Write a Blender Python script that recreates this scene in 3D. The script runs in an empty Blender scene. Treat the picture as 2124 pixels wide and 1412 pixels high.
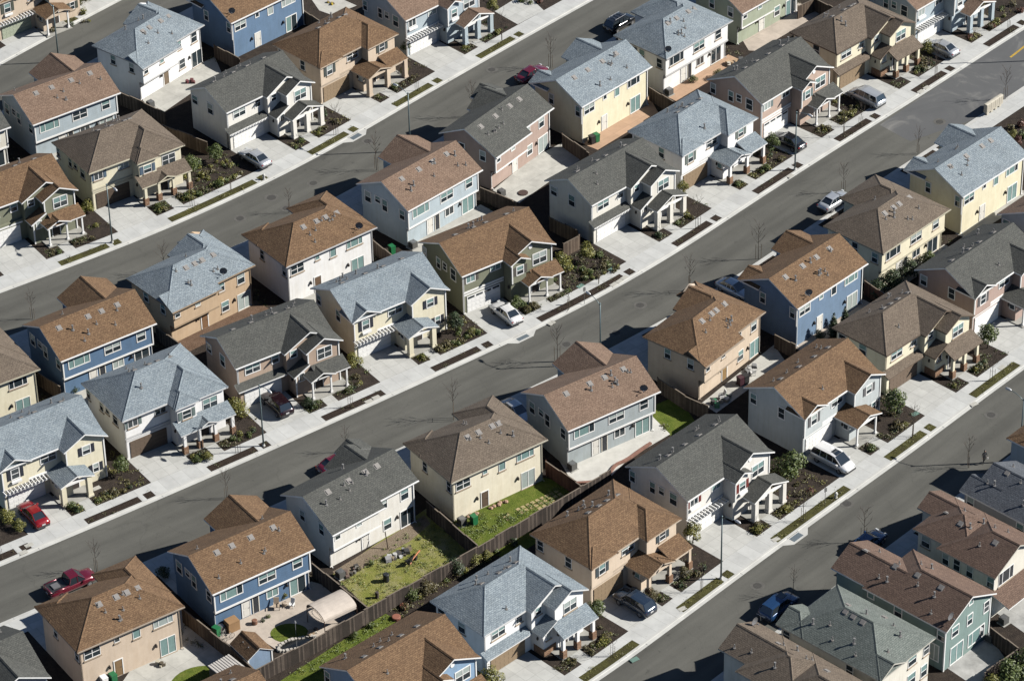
import bpy, bmesh, math, random
from mathutils import Vector, Matrix
random.seed(7)
scene = bpy.context.scene
COL = scene.collection
R = math.radians
# ------------------------------------------------------------------ camera
FPX, PW, PH = 7544.5, 2124.0, 1412.0
cam_d = bpy.data.cameras.new('camera'); cam = bpy.data.objects.new('camera', cam_d); COL.objects.link(cam)
cam_d.sensor_width = 36.0; cam_d.lens = 36.0 * FPX / PW; cam_d.clip_end = 3000; cam_d.clip_start = 5
CAM_LOC = Vector((0, -330, 232.57))
CAM_M = Matrix.Rotation(R(90 - 35.2114), 3, 'X') @ Matrix.Rotation(R(-1.3197), 3, 'Z')
cam.location = CAM_LOC; cam.rotation_euler = CAM_M.to_euler(); scene.camera = cam
def G(px, py, z=0.0):
    d = CAM_M @ Vector(((px - PW / 2) / FPX, -(py - PH / 2) / FPX, -1.0))
    t = (z - CAM_LOC.z) / d.z
    return CAM_LOC + d * t
# ------------------------------------------------------------------ light
EL = 35.5
sun_d = bpy.data.lights.new('sun', 'SUN'); sun = bpy.data.objects.new('sun', sun_d); COL.objects.link(sun)
sun_d.energy = 5.0; sun_d.angle = R(0.53); sun_d.color = (1.0, 0.957, 0.89)
sdir = Vector((-math.cos(R(EL)), -0.03, -math.sin(R(EL))))
sun.rotation_euler = sdir.to_track_quat('-Z', 'Y').to_euler(); sun.location = (120, 0, 120)
world = bpy.data.worlds.new('World'); scene.world = world; world.use_nodes = True
wn = world.node_tree
bg = wn.nodes['Background']; sky = wn.nodes.new('ShaderNodeTexSky'); sky.sky_type = 'NISHITA'
sky.sun_disc = False; sky.sun_elevation = R(EL); sky.sun_rotation = R(90); sky.air_density = 0.7; sky.dust_density = 0.0; sky.ozone_density = 2.0
wn.links.new(sky.outputs[0], bg.inputs[0]); bg.inputs[1].default_value = 0.05
vs = scene.view_settings; vs.view_transform = 'Standard'; vs.look = 'None'; vs.exposure = 1.42; vs.gamma = 1.0
scene.cycles.max_bounces = 6; scene.cycles.diffuse_bounces = 1; scene.cycles.use_denoising = True
# ------------------------------------------------------------------ materials
MATS = {}
KA = 0.48      # all base colours lowered to weaken bounce light in shade; exposure makes up
def alb(c): return tuple(x * KA for x in c)
def nodes(name):
    m = bpy.data.materials.new(name); m.use_nodes = True
    return m, m.node_tree, m.node_tree.nodes['Principled BSDF']
def N(nt, t, **kw):
    n = nt.nodes.new(t)
    for k, v in kw.items():
        if k in n.inputs: n.inputs[k].default_value = v
        else: setattr(n, k, v)
    return n
def c4(c): return (c[0], c[1], c[2], 1.0)
def mul(c, k): return tuple(min(1.0, x * k) for x in c)
def ramp(nt, fac, stops):
    r = nt.nodes.new('ShaderNodeValToRGB'); e = r.color_ramp.elements
    while len(e) < len(stops): e.new(0.5)
    for el, (p, c) in zip(e, stops): el.position = p; el.color = c4(c)
    nt.links.new(fac, r.inputs[0]); return r.outputs[0]
def mix(nt, fac, a, b, mode='MIX'):
    n = nt.nodes.new('ShaderNodeMix'); n.data_type = 'RGBA'; n.blend_type = mode
    for s, v in ((n.inputs[0], fac), (n.inputs[6], a), (n.inputs[7], b)):
        if hasattr(v, 'is_output') or isinstance(v, bpy.types.NodeSocket): nt.links.new(v, s)
        elif isinstance(v, (int, float)): s.default_value = v
        else: s.default_value = c4(v)
    return n.outputs[2]
def plain(name, c, rough=0.7, metal=0.0, spec=0.5):
    if name in MATS: return MATS[name]
    if 'glass' not in name: c = alb(c)
    m, nt, b = nodes(name); b.inputs['Base Color'].default_value = c4(c); b.inputs['Roughness'].default_value = rough
    b.inputs['Metallic'].default_value = metal; b.inputs['Specular IOR Level'].default_value = spec
    MATS[name] = m; return m
def noisy(name, c, amt=0.15, scale=1.5, rough=0.85, bump=0.0, scale2=12.0):
    """one colour with broad and fine variation"""
    if name in MATS: return MATS[name]
    c = alb(c); m, nt, b = nodes(name); tc = N(nt, 'ShaderNodeTexCoord')
    n1 = N(nt, 'ShaderNodeTexNoise', Scale=scale, Detail=5.0); n2 = N(nt, 'ShaderNodeTexNoise', Scale=scale2, Detail=3.0)
    nt.links.new(tc.outputs['Object'], n1.inputs['Vector']); nt.links.new(tc.outputs['Object'], n2.inputs['Vector'])
    a = ramp(nt, n1.outputs[0], [(0.3, mul(c, 1 - amt)), (0.7, mul(c, 1 + amt * 0.7))])
    f = ramp(nt, n2.outputs[0], [(0.3, (1 - amt * .8,) * 3), (0.7, (1, 1, 1))])
    nt.links.new(mix(nt, 1.0, a, f, 'MULTIPLY'), b.inputs['Base Color']); b.inputs['Roughness'].default_value = rough
    b.inputs['Specular IOR Level'].default_value = 0.25
    if bump:
        bp = N(nt, 'ShaderNodeBump', Strength=bump, Distance=0.03); nt.links.new(n2.outputs[0], bp.inputs['Height']); nt.links.new(bp.outputs[0], b.inputs['Normal'])
    MATS[name] = m; return m
def wall_mat(name, c, siding=False):
    if name in MATS: return MATS[name]
    c = alb(c); m, nt, b = nodes(name); tc = N(nt, 'ShaderNodeTexCoord')
    n1 = N(nt, 'ShaderNodeTexNoise', Scale=0.7, Detail=6.0, Roughness=0.65); n2 = N(nt, 'ShaderNodeTexNoise', Scale=14.0, Detail=3.0)
    mp = N(nt, 'ShaderNodeMapping'); mp.inputs['Scale'].default_value = (3.0, 3.0, 0.35)
    n3 = N(nt, 'ShaderNodeTexNoise', Scale=1.0, Detail=4.0)
    nt.links.new(tc.outputs['Object'], n1.inputs['Vector']); nt.links.new(tc.outputs['Object'], n2.inputs['Vector'])
    nt.links.new(tc.outputs['Object'], mp.inputs[0]); nt.links.new(mp.outputs[0], n3.inputs['Vector'])
    a = ramp(nt, n1.outputs[0], [(0.3, mul(c, 0.90)), (0.7, mul(c, 1.06))])
    s = ramp(nt, n3.outputs[0], [(0.35, (0.9, 0.88, 0.85)), (0.55, (1, 1, 1))])
    nt.links.new(mix(nt, 0.6, a, mix(nt, 1.0, a, s, 'MULTIPLY')), b.inputs['Base Color'])
    b.inputs['Roughness'].default_value = 0.88; b.inputs['Specular IOR Level'].default_value = 0.2
    bp = N(nt, 'ShaderNodeBump', Strength=0.35, Distance=0.02)
    if siding:
        w = N(nt, 'ShaderNodeTexWave', Scale=1.1); w.wave_type = 'BANDS'; w.bands_direction = 'Z'; w.wave_profile = 'SAW'
        nt.links.new(tc.outputs['Object'], w.inputs['Vector']); nt.links.new(w.outputs[0], bp.inputs['Height'])
    else: nt.links.new(n2.outputs[0], bp.inputs['Height'])
    nt.links.new(bp.outputs[0], b.inputs['Normal'])
    MATS[name] = m; return m
def roof_mat(name, c, light, dark, speck=0.5):
    """asphalt shingles: courses and tabs of mixed colour in slope coordinates"""
    if name in MATS: return MATS[name]
    c = alb(c); light = alb(light); dark = alb(dark); m, nt, b = nodes(name); uv = N(nt, 'ShaderNodeTexCoord')
    br = N(nt, 'ShaderNodeTexBrick'); br.inputs['Scale'].default_value = 1.0
    br.inputs['Brick Width'].default_value = 0.32; br.inputs['Row Height'].default_value = 0.19; br.inputs['Mortar Size'].default_value = 0.016
    br.inputs['Mortar Smooth'].default_value = 0.3; br.inputs['Bias'].default_value = -0.1
    br.inputs['Color1'].default_value = c4(dark); br.inputs['Color2'].default_value = c4(light); br.inputs['Mortar'].default_value = c4(mul(dark, 0.45))
    wob = N(nt, 'ShaderNodeTexNoise', Scale=5.0, Detail=1.0); nt.links.new(uv.outputs['UV'], wob.inputs['Vector'])
    vm = N(nt, 'ShaderNodeVectorMath'); vm.operation = 'MULTIPLY_ADD'; vm.inputs[1].default_value = (0.1, 0.0, 0); nt.links.new(wob.outputs[1], vm.inputs[0]); nt.links.new(uv.outputs['UV'], vm.inputs[2])
    nt.links.new(vm.outputs[0], br.inputs['Vector'])
    sc = N(nt, 'ShaderNodeMapping'); sc.inputs['Scale'].default_value = (4.6, 6.4, 1); nt.links.new(uv.outputs['UV'], sc.inputs[0])
    v = N(nt, 'ShaderNodeTexNoise', Scale=1.0, Detail=2.0, Roughness=0.7); nt.links.new(sc.outputs[0], v.inputs['Vector'])
    sp = ramp(nt, v.outputs[0], [(0.38, mul(dark, 0.92)), (0.5, c), (0.64, mul(light, 1.15))])
    n1 = N(nt, 'ShaderNodeTexNoise', Scale=0.45, Detail=4.0); nt.links.new(uv.outputs['UV'], n1.inputs['Vector'])
    a = mix(nt, speck, br.outputs[0], sp)
    bw = ramp(nt, n1.outputs[0], [(0.3, (0.84, 0.84, 0.84)), (0.7, (1.06, 1.06, 1.06))])
    mo = ramp(nt, br.outputs['Fac'], [(0.0, (1, 1, 1)), (1.0, (0.66, 0.66, 0.66))])
    nt.links.new(mix(nt, 1.0, mix(nt, 1.0, a, bw, 'MULTIPLY'), mo, 'MULTIPLY'), b.inputs['Base Color'])
    b.inputs['Roughness'].default_value = 0.9; b.inputs['Specular IOR Level'].default_value = 0.25
    bp = N(nt, 'ShaderNodeBump', Strength=0.7, Distance=0.03); nt.links.new(v.outputs[0], bp.inputs['Height']); nt.links.new(bp.outputs[0], b.inputs['Normal'])
    MATS[name] = m; return m
def slab_mat(name, c, jx, jy, uvs=True, stain=0.2, joint=0.74):
    """concrete with scored joints"""
    if name in MATS: return MATS[name]
    c = alb(c); m, nt, b = nodes(name); tc = N(nt, 'ShaderNodeTexCoord')
    br = N(nt, 'ShaderNodeTexBrick'); br.offset = 0.0; br.inputs['Scale'].default_value = 1.0
    br.inputs['Brick Width'].default_value = jx; br.inputs['Row Height'].default_value = jy; br.inputs['Mortar Size'].default_value = 0.022; br.inputs['Mortar Smooth'].default_value = 0.2
    br.inputs['Color1'].default_value = c4(mul(c, 0.93)); br.inputs['Color2'].default_value = c4(mul(c, 1.05)); br.inputs['Mortar'].default_value = c4(mul(c, joint))
    nt.links.new(tc.outputs['UV' if uvs else 'Object'], br.inputs['Vector'])
    n1 = N(nt, 'ShaderNodeTexNoise', Scale=0.5, Detail=7.0, Roughness=0.7); nt.links.new(tc.outputs['Object'], n1.inputs['Vector'])
    n2 = N(nt, 'ShaderNodeTexNoise', Scale=1.7, Detail=5.0, Roughness=0.75); nt.links.new(tc.outputs['Object'], n2.inputs['Vector'])
    s = ramp(nt, n1.outputs[0], [(0.3, (1 - stain,) * 3), (0.62, (1, 1, 1))]); s2 = ramp(nt, n2.outputs[0], [(0.26, (0.74, 0.72, 0.68)), (0.38, (1, 1, 1))])
    nt.links.new(mix(nt, 1.0, mix(nt, 1.0, br.outputs[0], s, 'MULTIPLY'), s2, 'MULTIPLY'), b.inputs['Base Color'])
    b.inputs['Roughness'].default_value = 0.85; b.inputs['Specular IOR Level'].default_value = 0.2
    MATS[name] = m; return m
def asphalt_mat(name='asphalt'):
    m, nt, b = nodes(name); tc = N(nt, 'ShaderNodeTexCoord'); c = alb((0.118, 0.117, 0.103))
    n1 = N(nt, 'ShaderNodeTexNoise', Scale=0.12, Detail=6.0, Roughness=0.65); n2 = N(nt, 'ShaderNodeTexNoise', Scale=22.0, Detail=2.0)
    n3 = N(nt, 'ShaderNodeTexNoise', Scale=0.9, Detail=6.0, Roughness=0.7)
    for n in (n1, n2, n3): nt.links.new(tc.outputs['Object'], n.inputs['Vector'])
    a = ramp(nt, n1.outputs[0], [(0.3, mul(c, 0.86)), (0.7, mul(c, 1.12))])
    f = ramp(nt, n2.outputs[0], [(0.25, (0.72,) * 3), (0.75, (1.15,) * 3)])
    st = ramp(nt, n3.outputs[0], [(0.25, (0.6,) * 3), (0.38, (1,) * 3)])
    # tyre-worn bands that follow the street (UV: u along, v across)
    mp = N(nt, 'ShaderNodeMapping'); mp.inputs['Scale'].default_value = (0.035, 0.55, 1); nt.links.new(tc.outputs['UV'], mp.inputs[0])
    n4 = N(nt, 'ShaderNodeTexNoise', Scale=1.0, Detail=3.0); nt.links.new(mp.outputs[0], n4.inputs['Vector'])
    tr = ramp(nt, n4.outputs[0], [(0.35, (0.80,) * 3), (0.65, (1.1,) * 3)])
    # tar-sealed cracks
    wv = N(nt, 'ShaderNodeTexVoronoi', Scale=0.09); wv.feature = 'DISTANCE_TO_EDGE'
    wo = N(nt, 'ShaderNodeTexNoise', Scale=0.6, Detail=3.0); nt.links.new(tc.outputs['Object'], wo.inputs['Vector'])
    va = N(nt, 'ShaderNodeVectorMath'); va.operation = 'MULTIPLY_ADD'; va.inputs[1].default_value = (2.4, 2.4, 0); nt.links.new(wo.outputs[1], va.inputs[0]); nt.links.new(tc.outputs['Object'], va.inputs[2])
    nt.links.new(va.outputs[0], wv.inputs['Vector'])
    cr = ramp(nt, wv.outputs[0], [(0.0, (0.86,) * 3), (0.005, (1,) * 3)])
    x = mix(nt, 1.0, a, f, 'MULTIPLY'); x = mix(nt, 1.0, x, st, 'MULTIPLY'); x = mix(nt, 1.0, x, tr, 'MULTIPLY'); x = mix(nt, 1.0, x, cr, 'MULTIPLY')
    nt.links.new(x, b.inputs['Base Color']); b.inputs['Roughness'].default_value = 0.9; b.inputs['Specular IOR Level'].default_value = 0.25
    MATS[name] = m; return m
def soil_mat(name, c1, c2, c3, scale=1.2):
    c1, c2, c3 = alb(c1), alb(c2), alb(c3); m, nt, b = nodes(name); tc = N(nt, 'ShaderNodeTexCoord')
    n1 = N(nt, 'ShaderNodeTexNoise', Scale=scale, Detail=8.0, Roughness=0.75); n2 = N(nt, 'ShaderNodeTexNoise', Scale=9.0, Detail=4.0, Roughness=0.8)
    for n in (n1, n2): nt.links.new(tc.outputs['Object'], n.inputs['Vector'])
    a = ramp(nt, n1.outputs[0], [(0.3, c1), (0.5, c2), (0.7, c3)]); f = ramp(nt, n2.outputs[0], [(0.3, (0.55,) * 3), (0.7, (1.35,) * 3)])
    nt.links.new(mix(nt, 1.0, a, f, 'MULTIPLY'), b.inputs['Base Color']); b.inputs['Roughness'].default_value = 0.95; b.inputs['Specular IOR Level'].default_value = 0.1
    bp = N(nt, 'ShaderNodeBump', Strength=0.9, Distance=0.08); nt.links.new(n2.outputs[0], bp.inputs['Height']); nt.links.new(bp.outputs[0], b.inputs['Normal'])
    MATS[name] = m; return m
def leaf_mat(name, c1, c2, rough=0.55):
    c1, c2 = alb(c1), alb(c2); m, nt, b = nodes(name); gi = N(nt, 'ShaderNodeNewGeometry')
    nt.links.new(ramp(nt, gi.outputs['Random Per Island'], [(0.0, c1), (1.0, c2)]), b.inputs['Base Color']); b.inputs['Roughness'].default_value = rough
    b.inputs['Specular IOR Level'].default_value = 0.3
    MATS[name] = m; return m
ROOFS = {
 'brown': roof_mat('brown shingle', (0.18, 0.106, 0.054), (0.262, 0.165, 0.09), (0.128, 0.073, 0.038)),
 'russet': roof_mat('russet shingle', (0.225, 0.15, 0.104), (0.29, 0.202, 0.145), (0.168, 0.108, 0.075)),
 'taupe': roof_mat('taupe shingle', (0.168, 0.132, 0.098), (0.215, 0.172, 0.13), (0.125, 0.097, 0.073)),
 'blue': roof_mat('pale slate shingle', (0.24, 0.287, 0.318), (0.338, 0.388, 0.414), (0.175, 0.215, 0.25)),
 'grey': roof_mat('charcoal shingle', (0.092, 0.095, 0.086), (0.128, 0.13, 0.116), (0.068, 0.071, 0.066)),
 'cocoa': roof_mat('cocoa shingle', (0.178, 0.116, 0.085), (0.228, 0.152, 0.113), (0.128, 0.082, 0.061)),
 'sage': roof_mat('grey green shingle', (0.165, 0.19, 0.172), (0.215, 0.24, 0.22), (0.125, 0.147, 0.135)),
 'slate': roof_mat('dark slate shingle', (0.11, 0.122, 0.14), (0.15, 0.165, 0.185), (0.078, 0.088, 0.105)),
}
WHITE = noisy('white trim paint', (0.93, 0.93, 0.91), 0.05, 2.0, 0.5)
DARKTRIM = noisy('brown trim paint', (0.16, 0.12, 0.09), 0.1, 2.0, 0.6)
GLASS = plain('dark window glass', (0.016, 0.022, 0.026), 0.06, 0.0, 0.7)
BLIND = noisy('window with closed blind', (0.22, 0.34, 0.33), 0.12, 3.0, 0.25)
BLIND2 = noisy('window with pale blind', (0.42, 0.48, 0.46), 0.1, 3.0, 0.25)
CONC = slab_mat('driveway concrete', (0.555, 0.558, 0.53), 1.32, 1.5)
WALK = slab_mat('sidewalk concrete', (0.58, 0.588, 0.57), 1.5, 5.0)
PATIO = slab_mat('patio concrete', (0.58, 0.57, 0.52), 3.0, 3.0, stain=0.3)
TERRA = slab_mat('terracotta patio', (0.56, 0.375, 0.25), 2.6, 2.6)
PINKP = slab_mat('pinkish patio', (0.60, 0.52, 0.44), 2.6, 2.6, stain=0.3)
CURBM = noisy('curb concrete', (0.58, 0.58, 0.55), 0.12, 0.6)
ASPH = asphalt_mat()
SOIL = soil_mat('mulch soil', (0.030, 0.024, 0.020), (0.048, 0.038, 0.031), (0.075, 0.058, 0.044))
STRIPM = soil_mat('strip mulch', (0.026, 0.019, 0.015), (0.042, 0.031, 0.024), (0.062, 0.047, 0.034), 2.0)
GRASSY = soil_mat('weedy strip grass', (0.045, 0.036, 0.022), (0.078, 0.076, 0.026), (0.125, 0.118, 0.04), 0.7)
LAWN = soil_mat('green lawn', (0.070, 0.105, 0.016), (0.125, 0.165, 0.026), (0.20, 0.21, 0.05), 0.9)
PATCHY = soil_mat('patchy lawn', (0.36, 0.32, 0.21), (0.25, 0.25, 0.07), (0.17, 0.20, 0.035), 0.5)
DIRT = soil_mat('bare dirt', (0.19, 0.145, 0.10), (0.25, 0.20, 0.145), (0.30, 0.24, 0.175), 1.0)
WOOD = noisy('weathered fence wood', (0.15, 0.108, 0.078), 0.25, 1.2, 0.9)
STONE = soil_mat('brick veneer', (0.20, 0.115, 0.075), (0.30, 0.185, 0.12), (0.38, 0.26, 0.18), 3.0)
METAL = plain('galvanised metal', (0.42, 0.43, 0.44), 0.4, 0.8)
PIPE = plain('vent pipe', (0.21, 0.205, 0.2), 0.7, 0.0); VENTM = plain('flat roof vent', (0.215, 0.2, 0.185), 0.7)
BLACKM = plain('black plastic', (0.02, 0.02, 0.022), 0.5)
POLE = plain('lamp pole steel', (0.16, 0.215, 0.225), 0.45, 0.4)
LAMPH = plain('lamp head', (0.55, 0.56, 0.57), 0.4, 0.3)
BARK = noisy('bare bark', (0.11, 0.088, 0.072), 0.2, 6.0)
LEAF = [leaf_mat('mid green leaves', (0.035, 0.062, 0.012), (0.115, 0.145, 0.03)), leaf_mat('yellow green leaves', (0.085, 0.10, 0.016), (0.24, 0.22, 0.045)),
        leaf_mat('dark green leaves', (0.012, 0.03, 0.010), (0.05, 0.075, 0.024)), leaf_mat('olive brown leaves', (0.05, 0.048, 0.02), (0.14, 0.115, 0.04)),
        leaf_mat('reddish leaves', (0.07, 0.025, 0.016), (0.16, 0.06, 0.03))]
# ------------------------------------------------------------------ mesh helper
class MB:
    def __init__(s): s.v = []; s.f = []; s.m = []; s.uv = []
    def poly(s, pts, m=0, uv=None):
        i = len(s.v); s.v += [tuple(p) for p in pts]; s.f.append(tuple(range(i, i + len(pts)))); s.m.append(m); s.uv.append(uv)
    def box(s, x0, x1, y0, y1, z0, z1, m=0, bottom=True):
        a = [(x0, y0, z0), (x1, y0, z0), (x1, y1, z0), (x0, y1, z0), (x0, y0, z1), (x1, y0, z1), (x1, y1, z1), (x0, y1, z1)]
        i = len(s.v); s.v += a
        fs = [(0, 1, 5, 4), (1, 2, 6, 5), (2, 3, 7, 6), (3, 0, 4, 7), (4, 5, 6, 7)] + ([(3, 2, 1, 0)] if bottom else [])
        for f in fs: s.f.append(tuple(i + k for k in f)); s.m.append(m); s.uv.append(None)
    def prism(s, prof, a0, a1, axis, m=0):
        """profile [(u,z)] extruded from a0 to a1 along axis; axis 'y': u is x; axis 'x': u is y"""
        P = (lambda u, z, a: (u, a, z)) if axis == 'y' else (lambda u, z, a: (a, u, z))
        n = len(prof); i = len(s.v); s.v += [P(u, z, a0) for u, z in prof] + [P(u, z, a1) for u, z in prof]
        fl = axis == 'y'
        def add(f): s.f.append(tuple(i + k for k in (f if fl else f[::-1]))); s.m.append(m); s.uv.append(None)
        add(tuple(range(n))); add(tuple(range(2 * n - 1, n - 1, -1)))
        for k in range(n): j = (k + 1) % n; add((k, k + n, j + n, j))
    def tube(s, pts, r, seg=6, m=0, cap=True):
        pts = [Vector(p) for p in pts]; rr = r if isinstance(r, (list, tuple)) else [r] * len(pts); rings = []
        for k, p in enumerate(pts):
            d = (pts[min(k + 1, len(pts) - 1)] - pts[max(k - 1, 0)]).normalized(); a = d.orthogonal().normalized(); b = d.cross(a)
            i = len(s.v); s.v += [tuple(p + (a * math.cos(t) + b * math.sin(t)) * rr[k]) for t in [2 * math.pi * q / seg for q in range(seg)]]; rings.append(i)
        for k in range(len(rings) - 1):
            for q in range(seg):
                w = (q + 1) % seg; s.f.append((rings[k] + q, rings[k] + w, rings[k + 1] + w, rings[k + 1] + q)); s.m.append(m); s.uv.append(None)
        if cap:
            s.f.append(tuple(rings[0] + q for q in reversed(range(seg)))); s.f.append(tuple(rings[-1] + q for q in range(seg))); s.m += [m, m]; s.uv += [None, None]
    def cyl(s, x, y, z0, z1, r, seg=12, m=0, r2=None): s.tube([(x, y, z0), (x, y, z1)], [r, r if r2 is None else r2], seg, m)
    def mesh(s, name, mats, smooth=False):
        me = bpy.data.meshes.new(name); me.from_pydata(s.v, [], s.f)
        for m in mats: me.materials.append(m)
        me.polygons.foreach_set('material_index', s.m)
        if smooth: me.polygons.foreach_set('use_smooth', [True] * len(s.f))
        if any(u is not None for u in s.uv):
            l = me.uv_layers.new(name='UVMap'); k = 0; d = l.data
            for f, u in zip(s.f, s.uv):
                for q in range(len(f)):
                    if u is not None: d[k].uv = u[q]
                    k += 1
        me.update(); return me
    def build(s, name, mats, parent=None, loc=(0, 0, 0), rz=0.0, smooth=False):
        return link(name, s.mesh(name, mats if isinstance(mats, list) else [mats], smooth), parent, loc, rz)
def link(name, me, parent=None, loc=(0, 0, 0), rz=0.0):
    o = bpy.data.objects.new(name, me); COL.objects.link(o); o.location = loc; o.rotation_euler = (0, 0, rz)
    if parent is not None: o.parent = parent
    return o
def tag(o, label=None, cat=None, group=None, kind=None):
    if label: o['label'] = label
    if cat: o['category'] = cat
    if group: o['group'] = group
    if kind: o['kind'] = kind
    return o
def thing(name, label, cat, loc=(0, 0, 0), rz=0.0, group=None):
    return tag(link(name, None, None, loc, rz), label, cat, group)
def children(o): return CH.get(o.name, [])
def copy_tree(o, parent=None):
    c = o.copy(); COL.objects.link(c)
    if parent is not None: c.parent = parent
    for ch in o.children: copy_tree(ch, c)
    return c
# ------------------------------------------------------------------ roofs
TH = 0.17; PI = 0.5; ZE = 5.43; OH = 0.42
def rpoly(mb, pts, eave):
    """a roof plane with slope coordinates: eave = (a, b) points of its low edge"""
    a, b = Vector(eave[0]), Vector(eave[1]); e = (b - a).normalized(); p = [Vector(q) for q in pts]
    n = (p[1] - p[0]).cross(p[2] - p[0]).normalized(); s = n.cross(e).normalized()
    if s.z < 0: s = -s
    k = 7.3 * (abs(e.x) > 0.5) + 1.7 * (e.y > 0.5)
    mb.poly(pts, 0, [((q - a).dot(e) + k, (q - a).dot(s)) for q in p])
def gable_roof(mb, x0, x1, y0, y1, z, axis='x', pitch=PI, lo='g', hi='g', th=TH):
    """pitched roof over a rectangle, ridge along axis; each end 'g'able or 'h'ip. slots: 0 shingle, 1 fascia"""
    sw = axis == 'y'
    def T(u, v, w): return (v, u, w) if sw else (u, v, w)        # u along ridge, v across
    u0, u1, v0, v1 = (y0, y1, x0, x1) if sw else (x0, x1, y0, y1)
    h = (v1 - v0) / 2; m = (v0 + v1) / 2; zr = z + pitch * h
    a = u0 + (h if lo == 'h' else 0); b = u1 - (h if hi == 'h' else 0)
    if a > b: a = b = (a + b) / 2; zr = z + pitch * min(h, (u1 - u0) / 2)
    fl = (lambda l: l[::-1]) if sw else (lambda l: l)
    A, B, C, D = T(u0, v0, z), T(u1, v0, z), T(u1, v1, z), T(u0, v1, z); P, Q = T(a, m, zr), T(b, m, zr)
    rpoly(mb, fl([A, B, Q, P]), (A, B)); rpoly(mb, fl([C, D, P, Q]), (C, D))
    if lo == 'h': rpoly(mb, fl([D, A, P]), (D, A))
    if hi == 'h': rpoly(mb, fl([B, C, Q]), (B, C))
    dn = lambda p, k=th: (p[0], p[1], p[2] - k)
    for p, q in ((A, B), (C, D)): mb.poly([dn(p), dn(q), q, p], 1)
    for e, (p, q, r) in ((lo, (D, A, P)), (hi, (B, C, Q))):
        if e == 'g':
            mb.poly([dn(p), dn(r), r, p], 1); mb.poly([dn(r), dn(q), q, r], 1)
        else: mb.poly([dn(p), dn(q), q, p], 1)
    mb.poly([dn(A), dn(P), dn(Q), dn(B)], 1); mb.poly([dn(C), dn(Q), dn(P), dn(D)], 1)
    if lo == 'h': mb.poly([dn(D), dn(P), dn(A)], 1)
    if hi == 'h': mb.poly([dn(B), dn(Q), dn(C)], 1)
    # ridge and hip caps
    lines = [(P, Q)] + ([(A, P), (D, P)] if lo == 'h' else []) + ([(B, Q), (C, Q)] if hi == 'h' else [])
    for p, q in lines:
        p, q = Vector(p), Vector(q)
        if (q - p).length < 0.3: continue
        d = (q - p).normalized(); s = d.cross(Vector((0, 0, 1))).normalized() * 0.15; up = Vector((0, 0, 0.045)); dr = Vector((0, 0, -0.045))
        L = (q - p).length
        for e in (1, -1):
            pts = [p + s * e + dr, q + s * e + dr, q + up, p + up]
            mb.poly(pts if e > 0 else pts[::-1], 0, [(0, 0), (L, 0), (L, .2), (0, .2)] if e > 0 else [(0, .2), (L, .2), (L, 0), (0, 0)])
def shed_roof(mb, x0, x1, y0, y1, z0, z1, th=0.14, along='y'):
    """single slope: low edge at y0 (along='y') or at x0 (along='x')"""
    if along == 'y': A, B, C, D = (x0, y0, z0), (x1, y0, z0), (x1, y1, z1), (x0, y1, z1)
    else: A, B, C, D = (x0, y1, z0), (x0, y0, z0), (x1, y0, z1), (x1, y1, z1)
    rpoly(mb, [A, B, C, D], (A, B)); dn = lambda p: (p[0], p[1], p[2] - th)
    for p, q in ((A, B), (B, C), (C, D), (D, A)): mb.poly([dn(p), dn(q), q, p], 1)
    mb.poly([dn(D), dn(C), dn(B), dn(A)], 1)
# ------------------------------------------------------------------ walls
def zwall(ze, pitch=PI): return ze - TH + pitch * OH + 0.05
def wall_box(mb, x0, x1, y0, y1, z0, z1): mb.box(x0, x1, y0, y1, z0, z1, 0, False)
def wall_gable(mb, x0, x1, y0, y1, z0, ze, axis='x', pitch=PI):
    """gabled body: x0..y1 are wall faces; ze is the roof eave height at OH outside the wall"""
    w0 = zwall(ze, pitch)
    if axis == 'x': h = (y1 - y0) / 2; mb.prism([(y0, z0), (y1, z0), (y1, w0), ((y0 + y1) / 2, w0 + pitch * h), (y0, w0)], x0, x1, 'x')
    else: h = (x1 - x0) / 2; mb.prism([(x0, z0), (x1, z0), (x1, w0), ((x0 + x1) / 2, w0 + pitch * h), (x0, w0)], y0, y1, 'y')
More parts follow.
